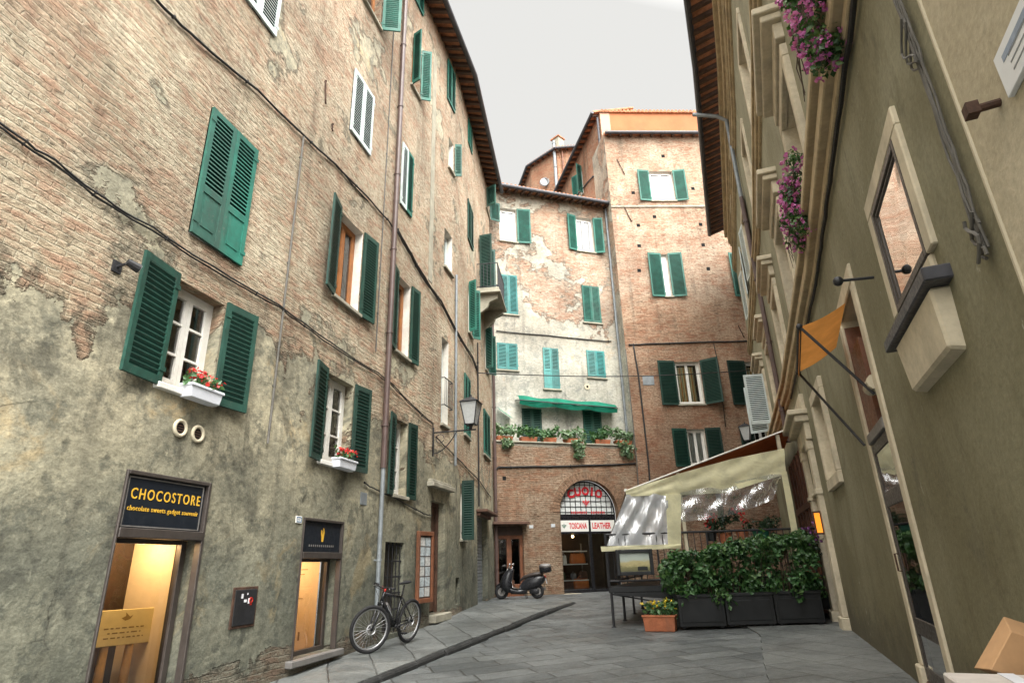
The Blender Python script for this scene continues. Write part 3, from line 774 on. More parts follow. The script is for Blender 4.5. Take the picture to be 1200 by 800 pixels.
# ------------------------------------------------------------------ left brick house
LB = thing('brick_house', 'long weathered brick house with green shutters down the left side of the street', 'house', WL.P(0, 0, 0))
random.seed(11)
W = WL
O = dict(sh='open')
win_px(W, LB, (248, 125), (280, 313), sh='closed', mat=M.emerald, panel=.33, sill=False)
win_px(W, LB, (208.6, 326), (246, 469), sh='open', mat=M.green, frame=M.white, aL=173, aR=174, bars=2, sill=M.white, lintel=False, curtain=(M.paper, .05, .45, .15, .62), wL=.56, wR=.52)
win_px(W, LB, (398.8, 246), (419, 367.5), sh='open', mat=M.green, frame=M.orangewood, aL=166, aR=172, reveal=3, bars=0, curtain=(M.lace, .04, .55, .02, .95))
win_px(W, LB, (466, 321), (478, 421), sh='open', mat=M.green, frame=M.orangewood, aL=168, aR=172, reveal=3, bars=0, curtain=(M.lace, .3, .9, .02, .95))
win_px(W, LB, (383, 435), (408, 548), sh='open', mat=M.green2, frame=M.white, aL=168, aR=172, bars=2, sill=M.white, curtain=(M.lace, .05, .95, .28, .62))
win_px(W, LB, (462.5, 489), (475, 582), sh='open', mat=M.green2, frame=M.white, aL=170, aR=174, bars=2, curtain=(M.lace, .1, .9, .2, .6))
win_px(W, LB, (415, 80), (432.5, 184), sh='closed', mat=M.greylouvre, sill=False)
win_px(W, LB, (471, 166), (481, 256), sh='closed', mat=M.greylouvre, matR=M.emerald, sill=False)
# fourth floor, running out of the top of the picture
b_s, b_z = W.spot(321, 45)
window(W, LB, b_s - .86, b_s, b_z, b_z + 1.6, sh='closed', mat=M.greylouvre, matR=M.greylouvre, sill=False)
window(W, LB, 12.62, 13.42, 13.05, 14.75, sh='open', mat=M.emerald, frame=M.orangewood, aL=100, aR=112)
win_px(W, LB, (484, 43), (490.5, 115), sh='open', mat=M.emerald, frame=M.orangewood, aL=112, aR=118)
win_px(W, LB, (518, 394), (524.5, 500), frame=M.greylouvre, bars=2, curtain=(M.lace, .05, .95, .05, .95), reveal=3)
win_px(W, LB, (521, 266), (529.5, 323), frame=M.greylouvre, bars=0, reveal=3, curtain=(M.lace, .05, .95, .05, .95))
win_px(W, LB, (547.5, 232), (553.5, 295), sh='closed', mat=M.green, sill=False)
win_px(W, LB, (548, 138), (552.5, 182), sh='closed', mat=M.emerald, sill=False)
win_px(W, LB, (526, 160), (531, 205), sh='r', mat=M.emerald, frame=M.bright, aR=108, reveal=3, curtain=(M.lace, .0, 1, .0, 1))
window(W, LB, 17.85, 18.55, 15.0, 16.6, sh='closed', mat=M.emerald, sill=False)
window(W, LB, 15.1, 15.8, 16.05, 17.2, sh='closed', mat=M.emerald, sill=False)
win_px(W, LB, (569, 222), (573.2, 256), sh='open', mat=M.emerald, frame=M.bright, aL=120, aR=125, reveal=3, curtain=(M.lace, .0, 1, .0, 1))
win_px(W, LB, (548.5, 332), (552.2, 395), sh='open', mat=M.emerald, frame=M.bright, aL=122, aR=128, reveal=3, curtain=(M.lace, 0, 1, 0, 1))
win_px(W, LB, (568, 387), (571.5, 437), sh='open', mat=M.emerald, frame=M.bright, aL=122, aR=128, reveal=3, curtain=(M.lace, 0, 1, 0, 1))
win_px(W, LB, (543.5, 436), (550, 514), sh='closed', mat=M.emerald)
win_px(W, LB, (566, 478), (573.5, 538), sh='closed', mat=M.emerald)
win_px(W, LB, (539.5, 565), (545, 632), sh='l', mat=M.green2, frame=M.white, aL=96, reveal=3, bars=1)
# balcony door and balcony near the far end
a, zt = W.spot(565, 268); _, zb = W.spot(565, 340)
bs, bz = 23.15, 10.72
window(W, LB, bs - .45, bs + .45, bz, bz + 2.25, sh='open', mat=M.green, frame=M.bright, aL=100, aR=115, sill=False)
G = W.G(bs); b0 = MB()
b0.box(G, bs - .85, bs + .95, -.02, .78, bz - .16, bz - .03); b0.box(G, bs - .90, bs + 1.0, -.02, .83, bz - .24, bz - .163)
bal = b0.build('balcony', M.reveal, LB, bevel=.015)
b1 = MB()
for q in (bs - .7, bs + .72):
    poly = [G.p(q, -.01, bz - .245), G.p(q, .72, bz - .245), G.p(q, .70, bz - .40), G.p(q, .42, bz - .52), G.p(q, .34, bz - .72), G.p(q, -.01, bz - 1.0)]
    b1 = MB(); b1.prism(poly, G.u * .16); b1.build('bracket', M.reveal, bal, bevel=.01)
b2 = MB()
for zz in (bz + .02, bz + .92): b2.tube([G.p(bs - .82, 0, zz), G.p(bs - .82, .74, zz), G.p(bs + .92, .74, zz), G.p(bs + .92, 0, zz)], .018, 6)
for k in range(7): b2.tube([G.p(bs - .82, .74 * k / 6, bz), G.p(bs - .82, .74 * k / 6, bz + .92)], .009, 5); b2.tube([G.p(bs + .92, .74 * k / 6, bz), G.p(bs + .92, .74 * k / 6, bz + .92)], .009, 5)
for k in range(15): b2.tube([G.p(bs - .82 + 1.74 * k / 14, .74, bz), G.p(bs - .82 + 1.74 * k / 14, .74, bz + .92)], .009, 5)
b2.build('railing', M.iron, bal)
# French-window guard rail
s_, z_ = W.spot(519, 480); G = W.G(s_); r = MB()
for zz in (5.35, 6.05): r.tube([G.p(17.72, .02, zz), G.p(17.72, .10, zz), G.p(18.32, .10, zz), G.p(18.32, .02, zz)], .014, 6)
for k in range(6): r.tube([G.p(17.75 + .11 * k, .10, 5.35), G.p(17.75 + .11 * k, .10, 6.05)], .008, 5)
r.build('guard_rail', M.iron, LB)

# brown street door with a stone lintel shelf
def plank_door(W, bld, s0, s1, z0, z1, mat, depth=.22, planks=5, name='door', panels=None):
    W.holes.append((s0, s1, z0, z1, .62, 1)); G = W.G((s0 + s1) / 2); m = MB(); w = s1 - s0
    for k in range(planks):
        m.box(G, s0 + w * k / planks + .004, s0 + w * (k + 1) / planks - .004, -depth - .04, -depth + random.uniform(-.004, .004), z0 + .03, z1 - .06)
    d = m.build(name, mat, bld, bevel=.004)
    f = MB(); f.box(G, s0, s0 + .07, -depth, -depth + .06, z0, z1); f.box(G, s1 - .07, s1, -depth, -depth + .06, z0, z1); f.box(G, s0 + .07, s1 - .07, -depth, -depth + .06, z1 - .08, z1)
    f.box(G, s0 + .07, s1 - .07, -depth + .004, -depth + .022, z0 + .55, z0 + .62); f.box(G, s0 + .07, s1 - .07, -depth + .004, -depth + .022, z0 + 1.25, z0 + 1.32)
    f.build('frame', mat, d, bevel=.006)
    h = MB(); h.tube([G.p(s1 - .16, -depth, z0 + 1.0), G.p(s1 - .16, -depth + .07, z0 + 1.0), G.p(s1 - .16, -depth + .07, z0 + 1.12)], .012, 6); h.build('handle', M.rust, d)
    return d
ds0, ds1 = 17.22, 18.12
plank_door(W, LB, ds0, ds1, .66, 3.02, M.olddoor)
m = MB(); G = W.G(17.7); m.box(G, ds0 - .28, ds1 + .3, -.02, .16, 3.30, 3.40); m.box(G, ds0 - .22, ds1 + .24, -.02, .10, 3.40, 3.47); m.build('lintel_shelf', M.reveal, LB, bevel=.012)
m = MB(); m.box(G, ds0 - .02, ds1 + .1, -.2, .16, .50, .655); m.build('door_step', M.reveal, LB, bevel=.015)
m = MB(); m.box(G, 17.50, 17.68, -.215, -.195, 1.75, 2.05); m.build('notice_plate', M.menu, LB)
# garage shutter at the far end
gs0, gs1 = 22.05, 23.95
W.holes.append((gs0, gs1, .5, 3.05, .62, 1)); G = W.G(23); m = MB()
for k in range(26): z = .52 + k * .097; m.box(G, gs0 + .04, gs1 - .04, -.20, -.17 + .006 * (k % 2), z, z + .088)
gd = m.build('garage_door', M.pipe_grey, LB, bevel=.006)
m = MB(); m.box(G, gs0 - .15, gs1 + .2, -.02, .34, 3.12, 3.2); m.box(G, gs0 - .1, gs1 + .1, -.02, .12, 3.02, 3.118); m.build('garage_lintel', M.olddoor, LB, bevel=.01)
# barred cellar window
q0, q1, qz0, qz1 = 14.93, 15.8, 1.0, 2.07
W.holes.append((q0, q1, qz0 - .5, qz1, .62, 1)); G = W.G(15.4); m = MB()
for k in range(5): s = q0 + (q1 - q0) * (k + .5) / 5; m.tube([G.p(s, -.05, qz0 - .5), G.p(s, -.05, qz1)], .011, 6)
for k in range(6): z = qz0 - .4 + 1.4 * k / 5; m.box(G, q0, q1, -.064, -.052, z, z + .03)
gl = m.build('window_grille', M.iron, LB)
m = MB(); m.box(G, q0, q1, -.25, -.22, qz0 - .5, qz1); m.build('dark_panel', M.bronze, gl)
# small broken recess low down, exposed bricks
W.holes.append((18.95, 19.4, .75, 1.35, .62, 1))

def shopfront(W, bld, s0, s1, z0, z1, zs, name):
    """framed opening with a sign field above and glazing set back; returns frame part"""
    W.holes.append((s0, s1, z0, z1, 0, 1)); G = W.G((s0 + s1) / 2); f = MB(); b = .042
    f.box(G, s0, s0 + b * .6, -.24, .025, z0, z1); f.box(G, s1 - b, s1, -.06, .025, z0, z1)
    f.box(G, s0 + b * .6, s1 - b, -.06, .025, z1 - .04, z1)
    f.box(G, s0 + b * .6, s1 - b, -.10, .035, zs - .09, zs)
    fr = f.build('shop_frame', M.bronze, bld, bevel=.006)
    g = MB(); n = -.17
    g.box(G, s1 - .10, s1 - .03, n - .06, n, z0, zs - .09); g.box(G, s0, s0 + .03, n - .06, n, z0, zs - .09)
    g.box(G, s0 + .03, s1 - .10, n - .06, n, zs - .13, zs - .09); g.box(G, s0 + .03, s1 - .10, n - .06, n, z0, z0 + .06)
    g.build('door_frame', M.bronze, fr, bevel=.004)
    p = MB(); p.quad(G.p(s0 + .03, n - .03, z0 + .06), G.p(s1 - .10, n - .03, z0 + .06), G.p(s1 - .10, n - .03, zs - .13), G.p(s0 + .03, n - .03, zs - .13)); p.build('pane', M.glass, fr)
    k = MB(); k.box(G, s0, s1, -.255, -.24, zs - .09, z1); k.box(G, s1 - .032, s1 + .05, -.32, -.24, z0, z1); k.build('backing', M.bronze, fr)
    return fr
def shop_room(W, bld, s0, s1, z0, z1, dep, mats):
    G = W.G((s0 + s1) / 2); m = MB(); n0 = -.27
    q = lambda s, n, z: G.p(s, n, z)
    m.quad(q(s1, -.30, z0), q(s1, -dep, z0), q(s1, -dep, z1), q(s1, -.30, z1), None, 0)       # far side wall, lit
    m.quad(q(s0, -dep, z0), q(s1, -dep, z0), q(s1, -dep, z1), q(s0, -dep, z1), None, 1)
    m.quad(q(s0, n0, z0), q(s0, -dep, z0), q(s0, -dep, z1), q(s0, n0, z1), None, 1)
    m.quad(q(s0, n0, z1), q(s1, n0, z1), q(s1, -dep, z1), q(s0, -dep, z1), None, 1)
    m.quad(q(s0, n0, z0), q(s1, n0, z0), q(s1, -dep, z0), q(s0, -dep, z0), None, 2)
    m.quad(q(s0, n0 + .008, z0), q(s0, n0 + .008, z1 + .6), q(s0 - .001, n0 + .008, z1 + .6), q(s0 - .001, n0 + .008, z0), None, 1)
    return m.build('shop_interior', mats, bld)
def lamp_light(name, loc, watts, col=(1, .62, .30), r=.05):
    l = bpy.data.lights.new(name, 'POINT'); l.energy = watts; l.color = col; l.shadow_soft_size = r
    o = bpy.data.objects.new(name, l); C.objects.link(o); o.location = loc; return o
def spotlight(W, s, n, z, label, d):
    m = MB(); c = W.P(s, n, z); m.tube([c, c + V((0, 0, -.09))], .012, 6)
    b = c + V((0, 0, -.10)); t = thing('spotlight', label, 'lamp', c, 'ceiling spotlights in the shop windows')
    m.tube([b, b + d * .14], [.035, .055], 10); m.build('housing', M.greymetal, t)
    k = MB(); k.disc(b + d * .142, d, .045, .006, 12); k.build('bulb', M.bulb, t)
    return b + d * .22

# chocolate shop
c0, c1 = 9.05, 10.22
cz0, cz1, czs = .22, 2.58, 2.04
shopfront(W, LB, c0, c1, cz0, cz1, czs, 'a')
shop_room(W, LB, 8.3, c1 - .04, .2, 2.28, .86, [M.cream, M.darkwood, M.bag_brown])
G = W.G(9.6)
sg = thing('shop_sign', 'black sign with large gold capitals above the nearest lit shop door', 'sign', G.p(9.6, -.03, czs), 'black shop signs on the brick house')
m = MB(); m.box(G, c0 + .034, c1 - .056, -.05, -.012, czs + .002, cz1 - .042); m.build('board', M.signblack, sg, bevel=.004)
m = MB(); x0, x1 = c0 + .06, c1 - .08
for (a, b, c, d) in ((x0, x1, czs + .012, czs + .024), (x0, x1, cz1 - .066, cz1 - .054), (x0, x0 + .012, czs + .024, cz1 - .066), (x1 - .012, x1, czs + .024, cz1 - .066)): m.box(G, a, b, -.012, -.006, c, d)
m.build('rim', M.greymetal, sg)
text('CHOCOSTORE', G, (c0 + c1) / 2, czs + .275, .105, -.011, M.gold, sg, width=.94, bold=.008, spacing=1.28)
text('chocolate sweets gadget souvenir', G, (c0 + c1) / 2 - .01, czs + .150, .062, -.011, M.gold, sg, width=.95, spacing=1.12)
# a placard on a slim wooden stand inside the door
P0 = W.P(9.5, -.56, 0); g = W._g(9.5)
pc = hit(146, 734, P0, g[4]); s_ = (pc - g[2]).dot(g[3]); G = W.G(9.6)
pl = thing('placard', 'cream notice board on a two-legged wooden stand inside the lit shop doorway', 'notice board', V((pc.x, pc.y, .22)))
Fp = Frame(V((pc.x, pc.y, 0)), (G.u * .93 + G.n * .37), (G.n * .93 - G.u * .37))
m = MB(); m.box(Fp, -.27, .27, -.012, .012, pc.z - .17, pc.z + .17); m.build('board', M.placard, pl, bevel=.006)
m = MB()
for q in (-.14, .10): m.tube([Fp.p(q, -.05, .22), Fp.p(q, -.05, .62), Fp.p(q, -.04, pc.z + .10)], [.040, .046, .034], 10)
m.build('stand', M.palewood, pl, smooth=True)
m = MB(); z = pc.z + .085
m.add([Fp.p(a, .0135, z + b) for a, b in ((-.05, .0), (-.01, -.025), (.035, -.012), (.06, .025), (.03, .012), (.0, .04), (-.015, .055), (-.01, .02))], [tuple(range(8))])
for k, (zz, w0) in enumerate(((.0, .20), (-.045, .16), (-.09, .19))):
    q = -w0
    while q < w0:
        w_ = random.uniform(.02, .06); m.box(Fp, q, min(w0, q + w_), .012, .0135, pc.z + zz - .012, pc.z + zz); q += w_ + .02
m.build('emblem', M.ink, pl)
dt = thing('display_table', 'low display table with white top at the left of the shop doorway', 'table', W.P(9.2, -.4, .2))
m = MB(); m.box(G, 9.09, 9.34, -.52, -.32, .66, .70); m.build('table_top', M.white, dt)
m = MB()
for a in (9.10, 9.29):
    for b in (-.51, -.37): m.box(G, a, a + .04, b, b + .04, .2, .66)
m.box(G, 9.11, 9.32, -.50, -.34, .32, .36); m.build('table_legs', M.darkwood, dt)
for k in range(5):
    m = MB(); s = 9.095 + .047 * k; z = .702; h = random.uniform(.12, .26)
    m.box(G, s, s + .04, -.47 + .04 * (k % 2), -.40 + .04 * (k % 2), z, z + h); m.box(G, s - .002, s + .042, -.473 + .04 * (k % 2), -.397 + .04 * (k % 2), z + h, z + h + .012)
    tag(m.build('sweet_box', [M.signwhite, M.placard, M.paper][k % 3], bevel=.004), 'small packet of sweets in the row on the shop display table', 'packet', 'packets on the shop display table')
dv = V((G.u * .3 - G.n * .25 + V((0, 0, -.8)))).normalized()
p1 = spotlight(W, 9.35, -.40, 2.26, 'small ceiling spotlight inside the nearest shop, left one', dv)
p2 = spotlight(W, 9.8, -.42, 2.26, 'small ceiling spotlight inside the nearest shop, right one', dv)
lamp_light('shop_lamp', p1 + V((0, 0, -.05)), 20); lamp_light('shop_lamp', p2 + V((0, 0, -.05)), 20)

# second lit shop window
e0, e1 = 12.18, 13.33
ez0, ez1, ezs = .50, 2.33, 1.86
shopfront(W, LB, e0, e1, ez0, ez1, ezs, 'b')
shop_room(W, LB, 11.4, e1 - .10, .45, 2.1, 1.4, [M.cream, M.cream, M.bag_brown])
m = MB(); G = W.G(12.8); m.box(G, e0 - .12, e1 + .12, -.25, .10, ez0 - .09, ez0 - .003); m.build('shop_sill', M.greymetal, LB, bevel=.012)
sg = thing('shop_sign', 'smaller black sign with a little gold emblem above the second lit shop window', 'sign', G.p(12.75, -.03, ezs), 'black shop signs on the brick house')
m = MB(); m.box(G, e0 + .034, e1 - .056, -.05, -.012, ezs + .002, ez1 - .042); m.build('board', M.signblack, sg, bevel=.004)
m = MB(); xm = (e0 + e1) / 2; zz = ezs + .25
m.add([G.p(xm + a, -.010, zz + b) for a, b in ((-.025, -.10), (.02, -.10), (.035, -.03), (.05, .03), (.03, .09), (.0, .10), (.012, .05), (-.005, .0), (-.02, .06), (-.05, .07), (-.055, .02), (-.035, -.03))], [tuple(range(12))])
m.build('emblem', M.gold, sg)
m = MB()
for k in range(13): a = xm - .36 + k * .056; m.box(G, a, a + .028, -.011, -.0095, ezs + .075, ezs + .105)
m.build('lettering', M.greymetal, sg)
# faint figures drawn on the lit wall and a small basket
m = MB(); S = e1 - .103
for (n, z, w_, h_) in ((-.55, 1.55, .35, .012), (-.55, 1.20, .30, .012), (-.5, 1.62, .25, .012), (-.62, .95, .05, .07), (-.70, .80, .02, .16), (-.55, .62, .03, .12)):
    m.quad(G.p(S, n, z), G.p(S, n - w_, z), G.p(S, n - w_, z + h_), G.p(S, n, z + h_))
m.build('wall_drawing', M.ink, LB)
m = MB(); m.loft([(G.p(12.55, -.45, .56), V((.09, 0, 0)), V((0, .07, 0))), (G.p(12.55, -.45, .68), V((.12, 0, 0)), V((0, .09, 0)))], 12, 2)
tag(m.build('basket', M.palewood), 'little wicker basket on the floor of the second lit shop window', 'basket')
p3 = spotlight(W, 12.7, -.7, 2.08, 'small ceiling spotlight in the second lit shop window', dv)
lamp_light('shop_lamp', p3 + V((0, 0, -.05)), 26, (1, .62, .32))

# things fixed on the left house
def tile_px(W, tl, br, label, grp='house number tiles'):
    a, z1 = W.spot(*tl); b, z0 = W.spot(*br); G = W.G(a)
    t = thing('number_tile', label, 'house number', G.p((a + b) / 2, 0, z0), grp)
    m = MB(); m.box(G, a, b, .0, .014, z0, z1); m.build('tile', M.signwhite, t, bevel=.003)
    m = MB(); e = .012
    for (x0, x1, y0, y1) in ((a + e, b - e, z0 + e, z0 + 2 * e), (a + e, b - e, z1 - 2 * e, z1 - e), (a + e, a + 2 * e, z0 + 2 * e, z1 - 2 * e), (b - 2 * e, b - e, z0 + 2 * e, z1 - 2 * e)): m.box(G, x0, x1, .014, .0155, y0, y1)
    w = b - a; m.box(G, a + w * .34, a + w * .42, .014, .0155, z0 + .04, z1 - .04); m.box(G, a + w * .55, a + w * .63, .014, .0155, z0 + .04, z1 - .04)
    m.build('digits', M.bluep, t)
tile_px(W, (346.6, 604), (352.6, 613), 'blue edged number tile left of the second lit shop sign')
M.bikeblack2 = paint('scuffed black door', (.016, .016, .018), .5, .15, 3, dirt=.3)
a, z1 = W.spot(273.6, 688); b, z0 = W.spot(297, 733); G = W.G(a)
t = thing('meter_box', 'black metal meter cabinet door with scraped stickers low on the brick house', 'meter box', G.p(a, 0, z0))
m = MB(); m.box(G, a, b, -.02, .012, z0, z1); m.build('frame', M.rust, t, bevel=.004)
m = MB(); m.box(G, a + .03, b - .03, .012, .022, z0 + .03, z1 - .03); m.build('door', M.bikeblack2, t, bevel=.004)
m = MB()
for (u, v, w_, h_) in ((.30, .72, .035, .05), (.42, .62, .05, .03), (.58, .58, .03, .06), (.52, .80, .02, .02)): m.box(G, a + (b - a) * u, a + (b - a) * u + w_, .022, .0235, z0 + (z1 - z0) * v, z0 + (z1 - z0) * v + h_)
m.build('sticker', M.plate, t)
m = MB(); xx, zz = a + (b - a) * .70, z0 + (z1 - z0) * .66
m.ring(G.p(xx, .0235, zz), G.n, .028, .008, 14, 5); m.box(G, xx - .012, xx + .02, .0225, .026, zz - .055, zz - .035); m.build('emblem', M.redmetal, t)
for i, (px, py) in enumerate(((210, 501.5), (230.5, 508.5))):
    s, z = W.spot(px, py); G = W.G(s)
    t = thing('vent_pipe', ('left' if i == 0 else 'right') + ' one of the two round white vent mouths under the flower window', 'vent', G.p(s, 0, z), 'round vent mouths')
    m = MB(); m.ring(G.p(s, .015, z), G.n, .082, .020, 22, 8); m.build('collar', M.pale, t, smooth=True)
    m = MB(); m.disc(G.p(s, .006, z), G.n, .074, .008, 20); m.build('duct', M.dark, t)
    m = MB()
    for k in range(5): m.box(G, s - .07, s + .07, .010, .014, z - .06 + k * .028, z - .05 + k * .028)
    m.build('grille', M.rust, t)
s, z = W.spot(136, 313); G = W.G(s)
t = thing('floodlight', 'small dark floodlight on a short arm beside the flower-box shutters', 'floodlight', G.p(s, 0, z))
m = MB(); m.box(G, s - .05, s + .05, 0, .02, z - .06, z + .06); m.tube([G.p(s, .02, z), G.p(s, .12, z + .02), G.p(s + .03, .17, z)], .014, 6); m.build('arm', M.iron, t)
m = MB(); m.tube([G.p(s - .03, .16, z + .02), G.p(s + .08, .20, z - .01)], [.035, .05], 10); m.build('housing', M.iron, t)
m = MB(); m.disc(G.p(s + .082, .201, z - .0105), (G.u * .11 + G.n * .04 - V((0, 0, .03))), .042, .006, 12); m.build('lens', M.opal, t)
a, z1 = W.spot(422.5, 576); b, z0 = W.spot(429, 592); m = MB(); G = W.G(a); m.box(G, a, b, 0, .012, z0, z1)
tag(m.build('metal_plate', M.pipe_grey, bevel=.003), 'blank grey metal plate on the plaster beside the drainpipe', 'plate')
# wooden notice case beside the door
a, z1 = W.spot(493.5, 625); b, z0 = W.spot(505.5, 697); G = W.G(a); a, b = 16.35, 17.02
t = thing('menu_board', 'wooden framed menu board hung on the wall left of the brown plank door', 'menu board', G.p(a, 0, z0)); m = MB()
F_ = Frame(G.p(a, .02, 0), G.u * .985 + G.n * .17, G.n * .985 - G.u * .17); w = .62
m.box(F_, 0, .07, -.0, .07, .93, 2.32); m.box(F_, w - .07, w, 0, .07, .93, 2.32); m.box(F_, .07, w - .07, 0, .07, 2.23, 2.32); m.box(F_, .07, w - .07, 0, .07, .93, 1.02)
m.build('frame', M.wood, t, bevel=.008)
m = MB(); m.box(F_, .06, w - .06, .01, .03, 1.01, 2.24); m.build('back', M.darkwood, t)
k = 0
for i in range(6):
    for j in range(2):
        m = MB(); x, y = .10 + j * .22, 1.05 + i * .195; m.box(F_, x + random.uniform(-.01, .01), x + .19, .03, .034, y, y + .175); m.build('sheet', [M.paperblue, M.menusheet, M.paperblue][k % 3], t); k += 1
# cables and pipes
vpipe(W, LB, W.spot(455, 330)[0], 3.35, 15.6, .055, .09, M.pipe_brown)
vpipe(W, LB, W.spot(455, 330)[0], .95, 3.36, .040, .09, M.pipe_grey)
vpipe(W, LB, W.spot(577, 500)[0] - .1, .7, 13.9, .06, .09, M.pipe_brown)
vpipe(W, LB, W.spot(335, 320)[0], 3.2, W.spot(354, 160)[1], .016, .03, M.cablegrey, 'conduit')
vpipe(W, LB, W.spot(457, 100)[0], 5.5, 15.0, .012, .02, M.cablegrey, 'conduit')
vpipe(W, LB, W.spot(532, 470)[0], 4.0, 9.4, .035, .05, M.pipe_grey, 'conduit')
vpipe(W, LB, W.spot(559, 480)[0], 3.3, 8.6, .025, .04, M.cable, 'conduit')
s, _ = W.spot(508, 150); m = MB(); G = W.G(s); m.box(G, s - .13, s + .13, -.02, .012, 8.3, 15.6); m.build('flue_patch', M.reveal, LB)
cable_px(W, LB, [(140, -40), (180, 0), (230, 48), (300, 106), (355, 160), (392, 193), (430, 232), (452, 257), (464, 272)], .018)
cable_px(W, LB, [(464, 272), (480, 300), (495, 327), (515, 355), (535, 393), (552, 420), (559, 437)], .017, n=3)
cable_px(W, LB, [(-30, 128), (0, 152), (60, 192), (118, 236), (175, 270), (250, 318), (325, 360), (355, 382), (392, 408), (440, 438), (456, 450), (490, 484), (506, 497), (505.5, 530)], .011, n=2)
cable_px(W, LB, [(425, 565), (436, 572), (460, 582), (492, 600), (505, 604)], .012)
cable_px(W, LB, [(510, 512), (532, 534), (560, 562), (574, 582)], .014)
cable_px(W, LB, [(392, 193), (398, 200), (430, 236)], .012, off=.02)
# roof edge
rf = eave(W, LB, 0, W.L, 16.95, .52, n_raft=.34)
# short return wall that closes the far end
WLe = Wall([(nL(22), 22.0), (nL(22) - 1.2, 23.0)], -.3, 17.3); 

def left_extra(mb): pass
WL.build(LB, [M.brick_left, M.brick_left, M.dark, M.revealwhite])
# iron wall ties
for (p, q) in (((380, 96), (380, 122)), ((588 - 200, 146), (388, 154))):
    cable_px(W, LB, [p, q], .016, .03, M.rust, 'wall_tie')

# flower boxes on the left house sills
def flower_box(c, u, n, w, label, grp, flowers, box=True, h=.15, d=.16, nl=90, nf=26, mat=None, leaf=None, spread=.14):
    t = thing('flower_box', label, 'flower box', c, grp); F = Frame(c, u, n)
    if box:
        m = MB(); a = w / 2; m.hexa([F.p(-a * .92, 0, 0), F.p(a * .92, 0, 0), F.p(a * .92, d * .9, 0), F.p(-a * .92, d * .9, 0), F.p(-a, -.0, h), F.p(a, 0, h), F.p(a, d, h), F.p(-a, d, h)])
        m.box(F, -a - .012, a + .012, d - .012, d + .012, h - .03, h + .002); m.box(F, -a - .012, -a + .012, 0, d - .012, h - .03, h + .002); m.box(F, a - .012, a + .012, 0, d - .012, h - .03, h + .002)
        m.build('box', mat or M.whiteplastic, t, bevel=.006)
    m = MB()
    for k in range(5): foliage(m, F.p(-w / 2 + w * (k + .5) / 5, d * .5, h + spread * .5), (w * .13, d * .55, spread * .75), nl // 5, .075)
    m.build('leaves', leaf or M.leaf2, t)
    m = MB()
    for k in range(nf): foliage(m, F.p(random.uniform(-w / 2, w / 2), random.uniform(0, d * 1.1), h + spread * random.uniform(.4, 1.35)), (.014, .014, .014), 4, .038, 1.6)
    m.build('flowers', flowers, t)
    return t
G = W.G(9.6); s, z = W.spot(228, 470)
flower_box(G.p(9.74, .03, 3.42), G.u, G.n, .50, 'white flower box with red blooms on the sill over the chocolate shop', 'white flower boxes on sills', M.red)
G = W.G(13); flower_box(G.p(13.02, .04, 3.12), G.u, G.n, .56, 'white flower box with orange and red blooms on the window left of the drainpipe', 'white flower boxes on sills', M.red)

# wall lantern on a long iron bracket
def lantern(base, out, L, label, hgt=.52, up=.12, rtop=.20, rbot=.11, foot=.55):
    out = V(out).normalized(); sd = V((0, 0, 1)).cross(out)
    t = thing('wall_lantern', label, 'street lamp', base, 'wall lanterns'); F = Frame(base, out, sd)
    m = MB(); m.tube([F.p(0, 0, 0), F.p(L + .12, 0, 0)], .018, 8); m.tube([F.p(0, 0, -foot), F.p(0, 0, .12)], .020, 8)
    m.tube([F.p(0, 0, -foot + .06)] + [F.p(L * .62 * k / 8, 0, -foot + .06 + (foot - .08) * (k / 8) ** 2) for k in range(1, 9)], .012, 6)
    m.tube([F.p(L * .18 + .10 * math.cos(a), 0, -.15 + .10 * math.sin(a)) for a in [k * PI / 8 for k in range(16)]], .009, 6)
    m.build('bracket', M.iron, t)
    z0 = up; z1 = up + hgt; c = L
    m = MB(); B = [(-1, -1), (1, -1), (1, 1), (-1, 1)]
    for (a, b) in B: m.tube([F.p(c + a * rbot, b * rbot, z0), F.p(c + a * rtop, b * rtop, z1)], .013, 6)
    for r_, z in ((rbot, z0), (rtop, z1)): m.tube([F.p(c + a * r_, b * r_, z) for a, b in B], .014, 6, True)
    m.tube([F.p(c, 0, -.01), F.p(c, 0, z0)], [.02, .05], 8)
    m.build('cage', M.iron, t)
    m = MB(); m.add([F.p(c + a * (rtop + .03), b * (rtop + .03), z1) for a, b in B] + [F.p(c + a * .07, b * .07, z1 + .12) for a, b in B], [(0, 1, 5, 4), (1, 2, 6, 5), (2, 3, 7, 6), (3, 0, 4, 7), (4, 5, 6, 7), (3, 2, 1, 0)]); m.tube([F.p(c, 0, z1 + .12), F.p(c, 0, z1 + .2)], [.04, .015], 8); m.build('cap', M.iron, t)
    m = MB(); q = .96
    for i in range(4):
        (a, b), (a2, b2) = B[i], B[(i + 1) % 4]; m.quad(F.p(c + a * rbot * q, b * rbot * q, z0 + .01), F.p(c + a2 * rbot * q, b2 * rbot * q, z0 + .01), F.p(c + a2 * rtop * q, b2 * rtop * q, z1 - .01), F.p(c + a * rtop * q, b * rtop * q, z1 - .01))
    m.build('pane', M.opal, t)
    return t
s, z = W.spot(507, 507)
lantern(W.P(s, .02, z), W._g(s)[4], .92, 'black iron lantern with frosted panes on a long bracket on the brick house')

